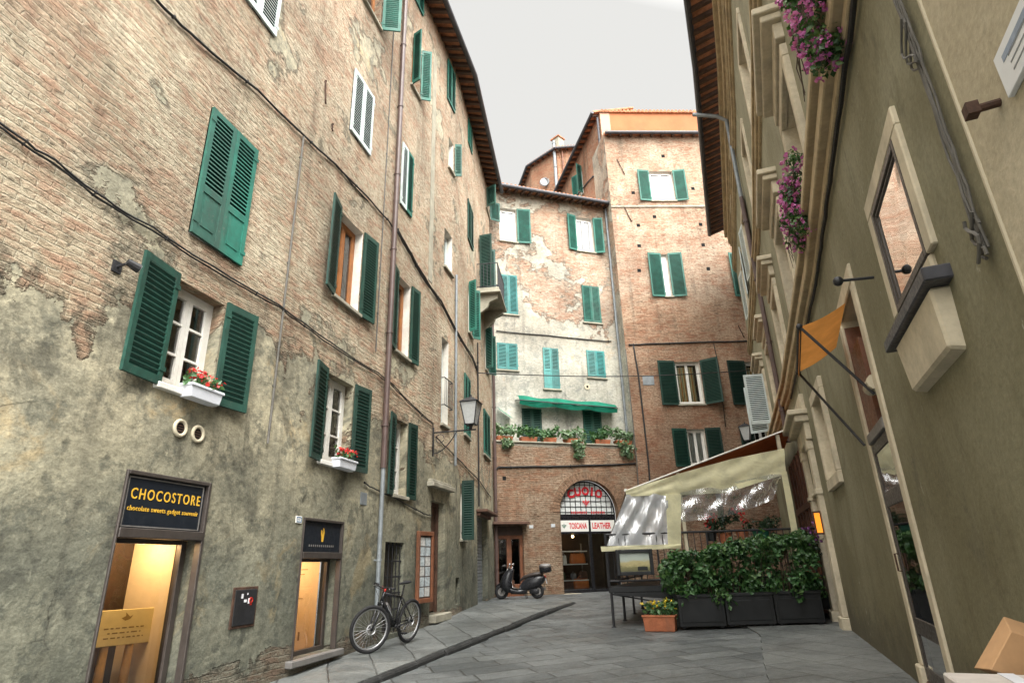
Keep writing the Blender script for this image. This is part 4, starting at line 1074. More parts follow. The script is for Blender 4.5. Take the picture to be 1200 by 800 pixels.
# ------------------------------------------------------------------ corner house (closing the street, left half)
random.seed(23)
CH = thing('corner_house', 'corner house with grey plaster band, teal shutters and an arched leather shop below', 'house', WC0.P(0, 0, 0))
W = WC1
win_px(W, CH, (585, 243), (606, 284), sh='r', mat=M.emerald, frame=M.bright, bars=0, aR=170, reveal=3, curtain=(M.lace, .05, .95, .02, .95), wR=.62)
win_px(W, CH, (674, 254), (697, 296), sh='open', mat=M.emerald, frame=M.bright, bars=0, aL=170, aR=158, reveal=3)
win_px(W, CH, (585, 321), (607, 369), sh='closed', mat=M.teal)
win_px(W, CH, (681, 334), (705, 379), sh='closed', mat=M.emerald)
win_px(W, CH, (582, 401), (607, 434), sh='closed', mat=M.teal)
win_px(W, CH, (635.5, 407), (656.5, 456), sh='closed', mat=M.teal, panel=.42)
win_px(W, CH, (686.5, 410), (710, 443), sh='closed', mat=M.teal)
a, zt = W.spot(611, 478); b, _ = W.spot(635, 500); window(W, CH, a, b, 5.92, zt, sh='closed', mat=M.green, sill=False, gap=.07)
a, zt = W.spot(682, 480); b, _ = W.spot(705, 500); window(W, CH, a, b, 5.92, zt, sh='closed', mat=M.green, sill=False, gap=.07)
# green shade netting rolled over a rail above the terrace doors
a, zt = W.spot(604, 466); b, _ = W.spot(717, 480); G = W.G(2)
m = MB(); m.grid(lambda u, v: G.p(a + (b - a) * u, .10 + .42 * v + .02 * math.sin(u * 23), zt + .05 - .30 * v * v - .10 * u + .03 * math.sin(u * 17 + v * 3)), 40, 5)
m.grid(lambda u, v: G.p(a + (b - a) * u, .52 + .02 * math.sin(u * 31) - .05 * v, zt - .25 - .10 * u - v * (.12 + .08 * abs(math.sin(u * 9)))), 40, 3)
nt = thing('shade_awning', 'green net awning sagging over the two terrace doors', 'awning', G.p((a + b) / 2, .1, zt))
m.build('cloth', M.net, nt, smooth=True)
m = MB(); m.tube([G.p(a, .52, zt - .22), G.p(b, .52, zt - .32)], .02, 6); m.tube([G.p(a, .0, zt - .1), G.p(a, .52, zt - .22)], .015, 6); m.tube([G.p(b, .0, zt - .2), G.p(b, .52, zt - .32)], .015, 6); m.build('rail', M.iron, nt)
m = MB(); a2, z2 = W.spot(582, 474); b2, z3 = W.spot(598, 490); m.grid(lambda u, v: G.p(a2 + (b2 - a2) * u, .05 + .35 * v, z2 - .1 - .35 * u - .2 * v), 6, 4)
tag(m.build('cloth_scrap', M.net), 'torn scrap of green netting beside the corner drainpipe', 'netting')
m = MB(); s, z = W.spot(688, 453); m.disc(G.p(s, .01, z), G.n, .13, .03, 16); v_ = m.build('vent_plate', M.pale, CH); m = MB(); m.disc(G.p(s, .028, z), G.n, .05, .01, 12); m.build('vent_hole', M.dark, v_)
eave(W, CH, 0, W.L, 17.5, .5, n_raft=.34, run=3.0)
vpipe(W, CH, W.L - .12, 5.9, 17.3, .06, .09, M.pipe_grey)
cable_px(W, CH, [(582, 388), (640, 393), (700, 399), (716, 400)], .022)
WC1.build(CH, [M.brick_corner, M.reveal, M.dark, M.revealwhite])
# ground floor
W = WC0
sxm, zsp = W.spot(691, 600); sl, _ = W.spot(656.8, 610); AR = sxm - sl; ztop = zsp + AR * 1.02
ax0, ax1 = sxm - AR, sxm + AR
W.holes.append((ax0, ax1, .55, ztop + .01, 0, 0))
def arch_fill(mb):
    g = W.seg[0]; N = 24
    for i in range(N):
        t0, t1 = PI - PI * i / N, PI - PI * (i + 1) / N
        x0, y0 = sxm + AR * math.cos(t0), zsp + AR * math.sin(t0) * 1.0; x1, y1 = sxm + AR * math.cos(t1), zsp + AR * math.sin(t1)
        mb.quad(W.P2(g, x0, 0, y0), W.P2(g, x1, 0, y1), W.P2(g, x1, 0, ztop + .01), W.P2(g, x0, 0, ztop + .01), [(x0, y0), (x1, y1), (x1, ztop), (x0, ztop)])
        mb.quad(W.P2(g, x0, 0, y0), W.P2(g, x1, 0, y1), W.P2(g, x1, -.26, y1), W.P2(g, x0, -.26, y0), [(x0, y0), (x1, y1), (x1, y1 + .26), (x0, y0 + .26)])
    # flat top of the projecting storey
    a, b = W.P(0, 0, 5.9), W.P(W.L, 0, 5.9); mb.quad(a, b, b - g[4] * .75, a - g[4] * .75, [(0, 0), (5, 0), (5, .7), (0, .7)], 1)
G = W.G(2); m = MB()
for i in range(34):
    t0, t1 = PI * i / 34 + .012, PI * (i + 1) / 34 - .012
    r0, r1 = AR + .004, AR + .30
    m.hexa([G.p(sxm + r0 * math.cos(t0), -.05, zsp + r0 * math.sin(t0)), G.p(sxm + r0 * math.cos(t1), -.05, zsp + r0 * math.sin(t1)), G.p(sxm + r1 * math.cos(t1), -.05, zsp + r1 * math.sin(t1)), G.p(sxm + r1 * math.cos(t0), -.05, zsp + r1 * math.sin(t0)),
            G.p(sxm + r0 * math.cos(t0), .012, zsp + r0 * math.sin(t0)), G.p(sxm + r0 * math.cos(t1), .012, zsp + r0 * math.sin(t1)), G.p(sxm + r1 * math.cos(t1), .012, zsp + r1 * math.sin(t1)), G.p(sxm + r1 * math.cos(t0), .012, zsp + r1 * math.sin(t0))])
m.build('brick_arch', paint('arch brick', (.20, .125, .08), .9, .5, 9, .008, spec=.1, dirt=.6), CH)
# leather shop front inside the arch
n0 = -.28; zb = .60
_, zbar0 = W.spot(691, 601.5); _, zbar1 = W.spot(691, 608); _, zs0 = W.spot(691, 621.5)
f = MB()
f.box(G, ax0, ax0 + .06, n0 - .07, n0, zb, zsp); f.box(G, ax1 - .06, ax1, n0 - .07, n0, zb, zsp)
f.box(G, ax0 + .06, ax1 - .06, n0 - .07, n0 + .01, zbar1 - .02, zbar0); f.box(G, ax0 + .06, ax1 - .06, n0 - .07, n0 + .01, zs0 - .09, zs0 - .01)
mid, _ = W.spot(696.5, 640)
f.box(G, mid - .06, mid + .06, n0 - .07, n0 + .006, zb, zs0 - .09); f.box(G, mid - .04, mid + .04, n0 - .07, n0 + .006, zs0 - .01, zbar1 - .02)
f.box(G, ax0 + .06, mid - .06, n0 - .07, n0, zb, zb + .12); f.box(G, mid + .06, ax1 - .06, n0 - .07, n0, zb, zb + .10)
sf = f.build('shop_front', M.bikeblack, CH, bevel=.006)
m = MB(); N = 24
pts = [G.p(sxm + (AR - .01) * math.cos(PI * i / N), n0 - .03, zsp + (AR - .01) * math.sin(PI * i / N)) for i in range(N + 1)]
pts = pts + [G.p(ax0 + .01, n0 - .03, zbar0), G.p(ax1 - .01, n0 - .03, zbar0)]
m.add(pts, [tuple(range(len(pts)))]); m.build('fanlight', M.glasswhite, sf)
m = MB()
for k in range(-5, 6):
    x = sxm + k * AR / 5.6; hh = math.sqrt(max(0, (AR - .02) ** 2 - (x - sxm) ** 2)); m.box(G, x - .012, x + .012, n0 - .028, n0 - .008, zbar0, zsp + hh)
for k in range(6):
    z = zsp + AR * (k + .15) / 6; ww = math.sqrt(max(0, (AR - .02) ** 2 - (z - zsp) ** 2)); m.box(G, sxm - ww, sxm + ww, n0 - .026, n0 - .010, z - .012, z + .012)
m.tube([G.p(sxm + (AR - .03) * math.cos(PI * i / N), n0 - .02, zsp + (AR - .03) * math.sin(PI * i / N)) for i in range(N + 1)], .035, 6)
m.build('glazing_bars', M.iron, sf)
p = MB()
for a, b in ((ax0 + .06, mid - .06), (mid + .06, ax1 - .06)): p.quad(G.p(a, n0 - .03, zb + .1), G.p(b, n0 - .03, zb + .1), G.p(b, n0 - .03, zs0 - .09), G.p(a, n0 - .03, zs0 - .09))
p.build('pane', M.glass, sf)
r = MB(); q = lambda s, n, z: G.p(s, n, z); e0_, e1_, d_ = ax0 - .0, ax1 + .0, -1.6
r.quad(q(e0_, n0, zb), q(e0_, d_, zb), q(e0_, d_, zs0), q(e0_, n0, zs0)); r.quad(q(e1_, n0, zb), q(e1_, d_, zb), q(e1_, d_, zs0), q(e1_, n0, zs0))
r.quad(q(e0_, d_, zb), q(e1_, d_, zb), q(e1_, d_, zs0), q(e0_, d_, zs0)); r.quad(q(e0_, n0, zb), q(e1_, n0, zb), q(e1_, d_, zb), q(e0_, d_, zb)); r.quad(q(e0_, n0, zs0 - .02), q(e1_, n0, zs0 - .02), q(e1_, d_, zs0), q(e0_, d_, zs0))
r.build('shop_interior', M.darkwood, CH)
m = MB(); m.box(G, ax0 - .05, ax1 + .05, -.3, .08, .45, .595); m.build('door_step', M.stone, CH, bevel=.01)
# signs
def emblem_lily(m, F, u, n, z, h):
    def leaf(pts): m.add([F.p(u + a * h, n, z + b * h) for a, b in pts], [tuple(range(len(pts)))])
    leaf([(0, .0), (.10, .35), (.13, .62), (.0, 1.0), (-.13, .62), (-.10, .35)])
    for s in (-1, 1): leaf([(s * .13, .30), (s * .22, .62), (s * .36, .74), (s * .48, .62), (s * .44, .42), (s * .36, .52), (s * .24, .34)])
    leaf([(-.26, .22), (.26, .22), (.26, .30), (-.26, .30)]); leaf([(-.18, .0), (0, .22), (.18, .0), (.05, .1), (0, -.08), (-.05, .1)])
sg = thing('shop_sign', 'red arched CUOIO letters and lily on the white fanlight', 'sign', G.p(sxm, n0, zsp + .4), 'leather shop signs')
for ch, dx, dzc, w_, an in (('C', -.51, .585, .25, 17), ('U', -.265, .655, .23, 8), ('O', .005, .68, .26, 0), ('I', .235, .665, .07, -7), ('O', .47, .60, .25, -16)):
    tt = R_(an); Fk = Frame(G.p(sxm + AR * dx, 0, zsp + AR * dzc), G.u * math.cos(tt) + V((0, 0, 1)) * math.sin(tt), G.n, V((0, 0, 1)) * math.cos(tt) - G.u * math.sin(tt))
    text(ch, Fk, 0, -AR * .135, AR * .27, n0 + .004, M.signred, sg, 'letter', bold=.05, width=AR * w_)
m = MB(); emblem_lily(m, G, sxm, n0 + .006, zsp + AR * .20, AR * .25); m.build('lily', M.signred, sg)
m = MB()
for k in range(19):
    if k in (9, 10): continue
    x = sxm - AR * .52 + k * AR * .062; m.box(G, x, x + AR * .03, n0 - .004, n0, zsp - AR * .02, zsp + AR * .05)
m.build('faded_line', M.signred, sg)
for (x0, x1, body, lab) in ((ax0 + .065, mid - .045, 'TOSCANA', 'white board reading TOSCANA over the shop window left of the door'), (mid + .045, ax1 - .065, 'LEATHER', 'white board reading LEATHER over the shop door')):
    sg = thing('shop_sign', lab, 'sign', G.p(x0, n0, zs0), 'leather shop signs')
    m = MB(); m.box(G, x0, x1, n0 - .02, n0 + .012, zs0, zbar1 - .022); m.build('board', M.signwhite, sg, bevel=.003)
    h = zbar1 - .022 - zs0; w = x1 - x0
    if body == 'TOSCANA':
        text(body, G, x0 + w * .63, zs0 + h * .22, h * .56, n0 + .013, M.signred, sg, width=w * .62, bold=.03)
        m = MB(); emblem_lily(m, G, x0 + w * .15, n0 + .0135, zs0 + h * .25, h * .5); m.build('lily', M.signgreen, sg)
    else: text(body, G, x0 + w * .45, zs0 + h * .22, h * .56, n0 + .013, M.signred, sg, width=w * .78, bold=.03)
# goods on shelves behind the glass
sh = thing('display_shelf', 'white shelves of leather bags behind the left shop glass', 'shelf', G.p(ax0 + .5, -.7, zb))
for z in (1.0, 1.55, 2.0):
    m = MB(); m.box(G, ax0 + .08, mid - .10, -.95, -.45, z, z + .035); m.build('shelf', M.signwhite, sh)
m = MB()
for a in (ax0 + .08, mid - .14): m.box(G, a, a + .04, -.96, -.92, zb + .03, 2.3)
m.build('upright', M.greymetal, sh)
def bag(s, n, z, w, h, d, mat, label):
    t = thing('leather_bag', label, 'bag', G.p(s, n, z), 'leather bags in the shop window')
    m = MB(); m.loft([(G.p(s, n, z + h * k), G.u * w / 2 * q, G.n * d / 2 * q2) for k, q, q2 in ((0, .92, .9), (.1, 1, 1), (.6, .98, .85), (.92, .9, .55), (1, .86, .4))], 16, 4); m.build('body', mat, t, smooth=True)
    m = MB(); m.tube([G.p(s - w * .25 + w * .5 * k / 8, n, z + h * .95 + h * .32 * math.sin(PI * k / 8)) for k in range(9)], .012, 6); m.build('handle', mat, t)
w_ = mid - ax0
bag(ax0 + w_ * .66, -.62, 1.587, .62, .36, .24, M.bag_orange, 'tan leather briefcase on the top shelf of the leather shop')
bag(ax0 + w_ * .22, -.62, 1.587, .24, .30, .16, M.signwhite, 'white bag on the top shelf beside the tan briefcase')
bag(ax0 + w_ * .17, -.62, 1.037, .22, .26, .16, M.bag_green, 'small olive bag at the left end of the middle shelf')
bag(ax0 + w_ * .50, -.62, 1.037, .22, .22, .16, M.bag_grey, 'pale grey bag in the middle of the middle shelf')
bag(ax0 + w_ * .80, -.62, 1.037, .34, .28, .2, M.bag_brown, 'dark brown bag at the right end of the middle shelf')
bag(ax0 + w_ * .70, -.55, zb + .13, .62, .34, .26, M.bag_orange, 'orange holdall on the floor of the leather shop window')
bag(ax0 + w_ * .32, -.62, zb + .13, .52, .36, .24, M.bag_brown, 'dark brown holdall on the floor of the leather shop window')
l = thing('ceiling_lamp', 'small warm lamp glowing above the goods of the leather shop', 'lamp', G.p(mid - .5, -.8, zs0 - .15)); m = MB(); m.ball(G.p(mid - .5, -.8, zs0 - .16), .05); m.build('bulb', M.bulb, l); m = MB(); m.tube([G.p(mid - .5, -.8, zs0 - .12), G.p(mid - .5, -.8, zs0 - .02)], .012, 6); m.build('stem', M.iron, l)
lamp_light('shop_lamp', G.p(mid - .5, -.75, zs0 - .28), 5)
# glazed timber door left of the arch
d0_, zt_ = W.spot(581, 616); d1_, _ = W.spot(614, 650)
W.holes.append((d0_, d1_, .55, zt_, .62, 0)); m = MB()
for a, b in ((d0_, d0_ + .12), (d1_ - .12, d1_), ((d0_ + d1_) / 2 - .09, (d0_ + d1_) / 2 + .09)): m.box(G, a, b, -.2, -.1, .58, zt_ - .32)
m.box(G, d0_, d1_, -.2, -.095, zt_ - .44, zt_ - .32); m.box(G, d0_ + .12, d1_ - .12, -.19, -.11, .58, .98)
td = m.build('timber_door', M.wood, CH, bevel=.008)
m = MB(); m.box(G, d0_, d1_, -.18, -.11, zt_ - .318, zt_); m.build('transom', M.darkwood, td)
m = MB(); m.quad(G.p(d0_ + .1, -.15, .98), G.p(d1_ - .1, -.15, .98), G.p(d1_ - .1, -.15, zt_ - .44), G.p(d0_ + .1, -.15, zt_ - .44)); m.build('pane', M.glassdark, td)
m = MB(); m.box(G, d0_ - .22, d1_ + .14, -.02, .42, zt_ + .03, zt_ + .09); m.box(G, d0_ - .2, d1_ + .12, .02, .38, zt_ + .09, zt_ + .13); m.build('door_hood', M.olddoor, CH, bevel=.01)
for i, (tl, br, lab) in enumerate((((620, 615), (624.8, 618.6), 'small white number tile right of the timber door'), ((645.6, 613.6), (650.5, 617.4), 'small white number tile just left of the leather shop arch'))): tile_px(W, tl, br, lab)
cable_px(W, CH, [(579, 551), (584, 547), (620, 546.5), (680, 545.5), (744, 543)], .035)
m = MB(); s, z = W.spot(591, 560); m.box(G, s - .07, s + .07, -.02, .004, z - .07, z + .07); m.build('wall_hole', M.dark, CH)
m = MB(); m.box(G, 0, W.L, -.30, .07, 5.905, 5.965); m.build('ledge', M.reveal, CH, bevel=.012)
WC0.build(CH, [M.brick_corner, M.reveal, M.dark, M.revealwhite], extra=arch_fill)
# plants along the ledge
def pot_plant(W, px, py, w, label, pot=True, drop=0.0, leaf=None, h=.48, n=260, size=.13):
    s, z = W.spot(px, py); G = W.G(s); t = thing('potted_plant', label, 'potted plant', G.p(s, -.1, 5.97), 'potted plants along the terrace ledge')
    m = MB(); hh = .17; a = w * .42
    m.hexa([G.p(s - a * .9, -.22, 5.968), G.p(s + a * .9, -.22, 5.968), G.p(s + a * .9, .02, 5.968), G.p(s - a * .9, .02, 5.968), G.p(s - a, -.25, 5.968 + hh), G.p(s + a, -.25, 5.968 + hh), G.p(s + a, .05, 5.968 + hh), G.p(s - a, .05, 5.968 + hh)]); m.build('pot', M.terracotta, t, bevel=.01)
    m = MB()
    for k in range(4): foliage(m, G.p(s + w * (k - 1.5) * .26, -.08 + random.uniform(-.05, .1), 5.97 + hh + h * random.uniform(.25, .6)), (w * .2, .2, h * .5), n // 4, size)
    if drop:
        for k in range(4): foliage(m, G.p(s + random.uniform(-.15, .15), .12, 5.95 - drop * k / 4), (w * (.30 - .03 * k), .12, drop * .22), n // 6, size)
    m.build('leaves', leaf or M.leaf2, t)
pot_plant(W, 592, 520, .75, 'broad-leaved plant at the left end of the terrace ledge', leaf=M.leafpale, drop=.25)
pot_plant(W, 620, 514, .80, 'long terracotta trough of dark spiky leaves below the left terrace door')
pot_plant(W, 644, 514, .70, 'short terracotta trough of yellow-green leaves right of the left terrace door', leaf=M.leaf2)
pot_plant(W, 673, 518, .95, 'pale trailing plant hanging over the middle of the ledge', leaf=M.leafpale, drop=.62, n=340)
pot_plant(W, 706, 512, .80, 'tall leafy plant in a terracotta trough before the right terrace door', h=.5)
pot_plant(W, 731, 516, .85, 'pale trailing plant hanging over the right end of the ledge', leaf=M.leafpale, drop=.55, n=340)

# ------------------------------------------------------------------ tall house (right half)
TH = thing('tall_house', 'tall red brown brick house with green shutters right of the leather shop', 'house', WT.P(0, 0, 0))
W = WT
win_px(W, TH, (760, 201), (792, 235), sh='open', mat=M.emerald, frame=M.bright, bars=0, aL=172, aR=170, reveal=3, curtain=(M.lace, .05, .95, .0, .4))
win_px(W, TH, (774, 298), (788, 347), sh='open', mat=M.emerald, frame=M.bright, bars=0, aL=172, aR=172, reveal=3, wL=.62, wR=.62, curtain=(M.lace, .05, .95, .0, .95))
win_px(W, TH, (868, 298), (884, 347), sh='open', mat=M.emerald, frame=M.bright, bars=0, aL=172, aR=172, reveal=3, wL=.62, wR=.62)
win_px(W, TH, (790, 424), (826, 473), sh='open', mat=M.green2, frame=M.white, bars=0, aL=172, aR=140, reveal=3, wL=.75, wR=.75, curtain=(M.stripes, .03, .82, .02, .92))
win_px(W, TH, (872, 424), (904, 473), sh='open', mat=M.green2, frame=M.white, bars=0, aL=172, aR=150, reveal=3, wL=.8, wR=.8, curtain=(M.stripes, .03, .95, .02, .92))
win_px(W, TH, (804, 503), (831, 545), sh='open', mat=M.green2, frame=M.white, bars=0, aL=172, aR=172, reveal=3, wL=.62, wR=.62, curtain=(M.lace, .03, .97, .02, .96))
win_px(W, TH, (882, 500), (908, 540), sh='open', mat=M.green2, frame=M.white, bars=0, aL=172, aR=172, wL=.6, wR=.6)
G = W.G(3)
_, zb_ = W.spot(780, 242); m = MB(); m.box(G, .0, W.L, -.02, .05, zb_ - .05, zb_ + .03); m.build('string_course', M.reveal, TH, bevel=.01)
for px, py in ((777, 183), (767, 254), (748, 264), (821, 263), (749, 288), (824, 287), (749, 317), (830, 315), (812, 221), (742, 226)):
    s, z = W.spot(px, py); m = MB(); m.box(G, s - .08, s + .08, -.02, .004, z - .08, z + .08); m.build('putlog_hole', M.dark, TH)
for p, q in (((723, 187), (732, 205)), ((731, 242), (740, 260)), ((865, 382), (872, 396))): cable_px(W, TH, [p, q], .02, .03, M.rust, 'wall_tie')
s, z = W.spot(752.5, 440); s2, z2 = W.spot(767, 451); m = MB(); m.box(G, s, s2, -.01, .02, z2, z); m.build('stone_plate', M.pipe_grey, TH, bevel=.005)
cable_px(W, TH, [(737, 404), (760, 403), (820, 401), (900, 399)], .03)
cable_px(W, TH, [(742, 404), (748, 440), (755, 500), (760, 545), (763, 590)], .035)
cable_px(W, TH, [(733, 410), (739, 470), (746, 540), (749, 590)], .022, mat=M.cablegrey)
cable_px(W, TH, [(836, 403), (842, 430), (850, 500)], .016)
# roof line: thin tiled edge
ev = eave(W, TH, 0, W.L, 21.05, .22, n_raft=.5, run=1.2, pitch=.2)
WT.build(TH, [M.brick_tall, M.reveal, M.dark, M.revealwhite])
WTs.build(TH, [M.brick_corner, M.reveal, M.dark, M.revealwhite], 'side_wall')
# taller rear block of the same row, with orange plaster above
RB = thing('rear_house', 'taller rear block with smooth orange plaster strip under its tiled top', 'house', V((5.2, 25.4, 16)))
h_ = 24.1
pa = at_z(700, 131, h_); pb = at_z(664, 205, h_); pr = at_z(822, 137, h_)
dF = (pb - pa); dF.z = 0
far = pa + dF * 1.6
A = V((pa.x + .12, pa.y, 0)); B = V((far.x + .12, far.y, 0)); Cc = V((pr.x + 6, pa.y + .6, 0))
WRB = Wall([(A.x, A.y), (Cc.x, Cc.y)], 20.6, h_); m = MB()
m.box(WRB.F(0), 0.5, WRB.L, -.02, .0, 20.6, h_ - .05); m.build('orange_wall', M.orange_plaster, RB)
m = MB(); m.box(WRB.F(0), 0, .5, -.02, .02, 20.6, h_ - .05); m.build('pilaster', M.brick_far, RB)
m = MB(); WS = Wall([(B.x, B.y), (A.x, A.y)], 14, h_)
rf = eave(WS, RB, 0, WS.L, h_, .35, n_raft=.45, run=2.0)
m = MB(); FF = WRB.F(0)
for k in range(60): m.tube([FF.p(.1 + k * .2, .12, h_ - .02), FF.p(.1 + k * .2, -1.2, h_ + .12)], .085, 6)
m.box(FF, 0, 12, -1.2, .1, h_ - .10, h_ - .02); m.build('tile_edge', M.rooftile, RB)
win_px(WS, RB, (676.5, 205), (684, 226), sh='open', mat=M.emerald, frame=M.bright, aL=150, aR=118, reveal=1, bars=0)
WS.build(RB, [M.brick_far, M.reveal, M.dark, M.revealwhite], 'side_wall')
vpipe(WS, RB, WS.L - .15, 14, h_ - .3, .06, .1, M.pipe_dark)
cable_px(WS, RB, [(678, 228), (690, 213), (705, 198)], .035, .05, M.pipe_dark, 'drainpipe')
# the house behind it, farther left
FH = thing('far_house', 'orange brick house with a chimney pipe farthest up the hill', 'house', V((2, 33, 16)))
h2 = 27.6
f0 = at_z(688, 178, h2 + .2); f1 = at_z(652, 170, h2 + .3); f2 = at_z(622, 194, h2); f3 = at_z(613, 222, h2 - .3)
f0 = V((f1.x + 4.5, f1.y - .3, 0))
WF = Wall([(f3.x, f3.y), (f2.x, f2.y), (f1.x, f1.y), (f0.x, f0.y)], 12, h2)
eave(WF, FH, 0, WF.L, h2 - .1, .28, n_raft=.45, run=1.6)
vpipe(WF, FH, WF.seg[1][1] - .1, 12, h2 + .6, .10, .14, M.pipe_grey)
vpipe(WF, FH, WF.seg[1][1] + .35, 12, h2 - .3, .06, .1, M.wood)
m = MB(); c = V((f1.x, f1.y, h2 + .1)); Fc = Frame(c, WF.seg[1][3], WF.seg[1][4]); m.box(Fc, -.35, .25, -.5, .05, -.3, .75); ch = m.build('chimney', M.reveal, FH, bevel=.02); m = MB(); m.box(Fc, -.42, .32, -.57, .12, .75, .83); m.build('chimney_cap', M.rooftile, ch)
WF.build(FH, [M.brick_far, M.reveal, M.dark, M.revealwhite])
a_ = WF.spot(641, 215); m = MB(); Gf = WF.G(a_[0]); m.ring(Gf.p(a_[0], .25, a_[1]), Gf.u * .6 + Gf.n, .30, .03, 20, 8); m.disc(Gf.p(a_[0], .25, a_[1]), Gf.u * 1.6 + Gf.n, .28, .02, 20); m.tube([Gf.p(a_[0], 0, a_[1] - .3), Gf.p(a_[0], .25, a_[1])], .03, 6)
tag(m.build('satellite_dish', M.pipe_grey), 'grey satellite dish on the far orange brick house', 'satellite dish')
# wall lantern on the tall house and the wire slung across the street
s, z = WT.spot(884, 515)
lantern(WT.P(s - .1, .02, z - .3), -WT.seg[0][3] * .55 + WT.seg[0][4] * .8, 1.0, 'iron lantern with frosted panes on the tall house above the cream awning')
pA = WL.P(WL.spot(559, 437)[0], .05, WL.spot(559, 437)[1]); sB, zB = WR.spot(886, 433); pB = WR.P(max(.3, sB), .1, zB)
m = MB(); m.tube([pA.lerp(pB, k / 20) + V((0, 0, -.18 * math.sin(PI * k / 20))) for k in range(21)], .017, 6)
tag(m.build('overhead_cable', M.cable), 'dark cable slung across the street between the brick house and the plastered house', 'cable')

# ------------------------------------------------------------------ plastered house on the right
random.seed(41)
RH = thing('plastered_house', 'olive green plastered house with cream mouldings along the right side', 'house', WR.P(10, 0, 0))
W = WR
def bands(W, a, b, fn):
    for g in W.seg:
        s0, s1 = max(a, g[0]), min(b, g[1])
        if s1 - s0 > .05: fn(W.G((s0 + s1) / 2), s0 + (.0 if g is W.seg[0] else -.03), s1)
def course(z, name, mat, steps, parent=RH, a=0, b=None):
    m = MB()
    bands(W, a, b or W.L, lambda G, s0, s1: [m.box(G, s0, s1, -.02, n, z + z0, z + z1) for n, z0, z1 in steps])
    return m.build(name, mat, parent, bevel=.012)
course(4.98, 'string_course', M.ochre, [(.05, 0, .10), (.12, .103, .24), (.07, .243, .30), (.17, .303, .40), (.10, .403, .47)])
course(9.02, 'string_course', M.ochre, [(.05, 0, .08), (.10, .083, .2), (.14, .203, .27)])
course(12.75, 'string_course', M.ochre, [(.05, 0, .08), (.10, .083, .2), (.14, .203, .27)])
course(14.0, 'frieze', M.ochre, [(.06, 0, .12), (.12, .123, .45), (.22, .453, .75)])
cols = [3.6, 7.0, 10.55, 13.85, 17.25, 20.55]
def hood(s, z, w, name='window_hood', proud=.30):
    G = W.G(s); m = MB(); m.box(G, s - w / 2, s + w / 2, -.02, proud, z + .16, z + .26); m.box(G, s - w / 2 + .05, s + w / 2 - .05, -.02, proud * .75, z + .06, z + .157); m.box(G, s - w / 2 + .12, s + w / 2 - .12, -.02, proud * .35, z - .18, z + .057)
    m.build(name, M.stone, RH, bevel=.012)
for i, s in enumerate(cols):
    sh = 'open' if i < 1 else None
    window(W, RH, s - .62, s + .62, 5.55, 7.08, sh=sh, mat=M.greylouvre, aL=110, aR=100, frame=M.white, depth=.22, trim=(M.stone, .18, .07), sill=False, reveal=3, gap=.06, wL=.62, wR=.62)
    hood(s, 7.50, 1.9)
    window(W, RH, s - .60, s + .60, 9.75, 11.42, sh='open' if i < 2 else None, mat=M.greylouvre, aL=172, aR=172, frame=M.white, depth=.22, trim=(M.stone, .16, .05), sill=False, reveal=3, gap=.07)
    window(W, RH, s - .50, s + .50, 13.12, 13.82, frame=M.white, depth=.2, trim=(M.stone, .10, .04), sill=False, reveal=3)
# brown framed display window and its stone console
s0, s1, z0, z1 = 19.74, 20.66, 3.14, 3.93
W.holes.append((s0, s1, z0, z1, .62, 3)); G = W.G(20.2); m = MB()
for a, b, c, d in ((s0, s0 + .05, z0, z1), (s1 - .05, s1, z0, z1), (s0 + .05, s1 - .05, z0, z0 + .05), (s0 + .05, s1 - .05, z1 - .05, z1)): m.box(G, a, b, -.10, .030, c, d)
for a, b, c, d in ((s0 + .05, s0 + .075, z0 + .05, z1 - .05), (s1 - .075, s1 - .05, z0 + .05, z1 - .05), (s0 + .075, s1 - .075, z0 + .05, z0 + .075), (s0 + .075, s1 - .075, z1 - .075, z1 - .05)): m.box(G, a, b, -.09, .018, c, d)
wd = m.build('window', M.bronze, RH, bevel=.006)
m = MB(); m.quad(G.p(s0 + .07, .008, z0 + .07), G.p(s1 - .07, .008, z0 + .07), G.p(s1 - .07, .008, z1 - .07), G.p(s0 + .07, .008, z1 - .07)); m.build('pane', glassy('mirror like display glass', (.25, .27, .27), 1.6, base=.35), wd)
m = MB(); w_ = .13
for a, b, c, d in ((s0 - w_, s0, z0, z1), (s1, s1 + w_, z0, z1), (s0 - w_, s1 + w_, z1, z1 + w_)): m.box(G, a, b, -.02, .03, c, d)
m.build('surround', M.pale if False else M.stone, wd, bevel=.008)
m = MB(); m.box(G, s0 - .14, s1 + .20, -.02, .13, z0 - .23, z0 - .15); m.build('sill', M.pipe_dark, wd, bevel=.008)
m = MB(); m.hexa([G.p(s0 + .04, -.02, z0 - .58), G.p(s1 + .06, -.02, z0 - .58), G.p(s1 + .06, .075, z0 - .56), G.p(s0 + .04, .075, z0 - .56), G.p(s0 + .0, -.02, z0 - .233), G.p(s1 + .10, -.02, z0 - .233), G.p(s1 + .10, .095, z0 - .233), G.p(s0 + .0, .095, z0 - .233)]); m.box(G, s0 - .02, s1 + .02, -.02, .028, z0 - .148, z0); m.build('console', M.stone, wd, bevel=.015)
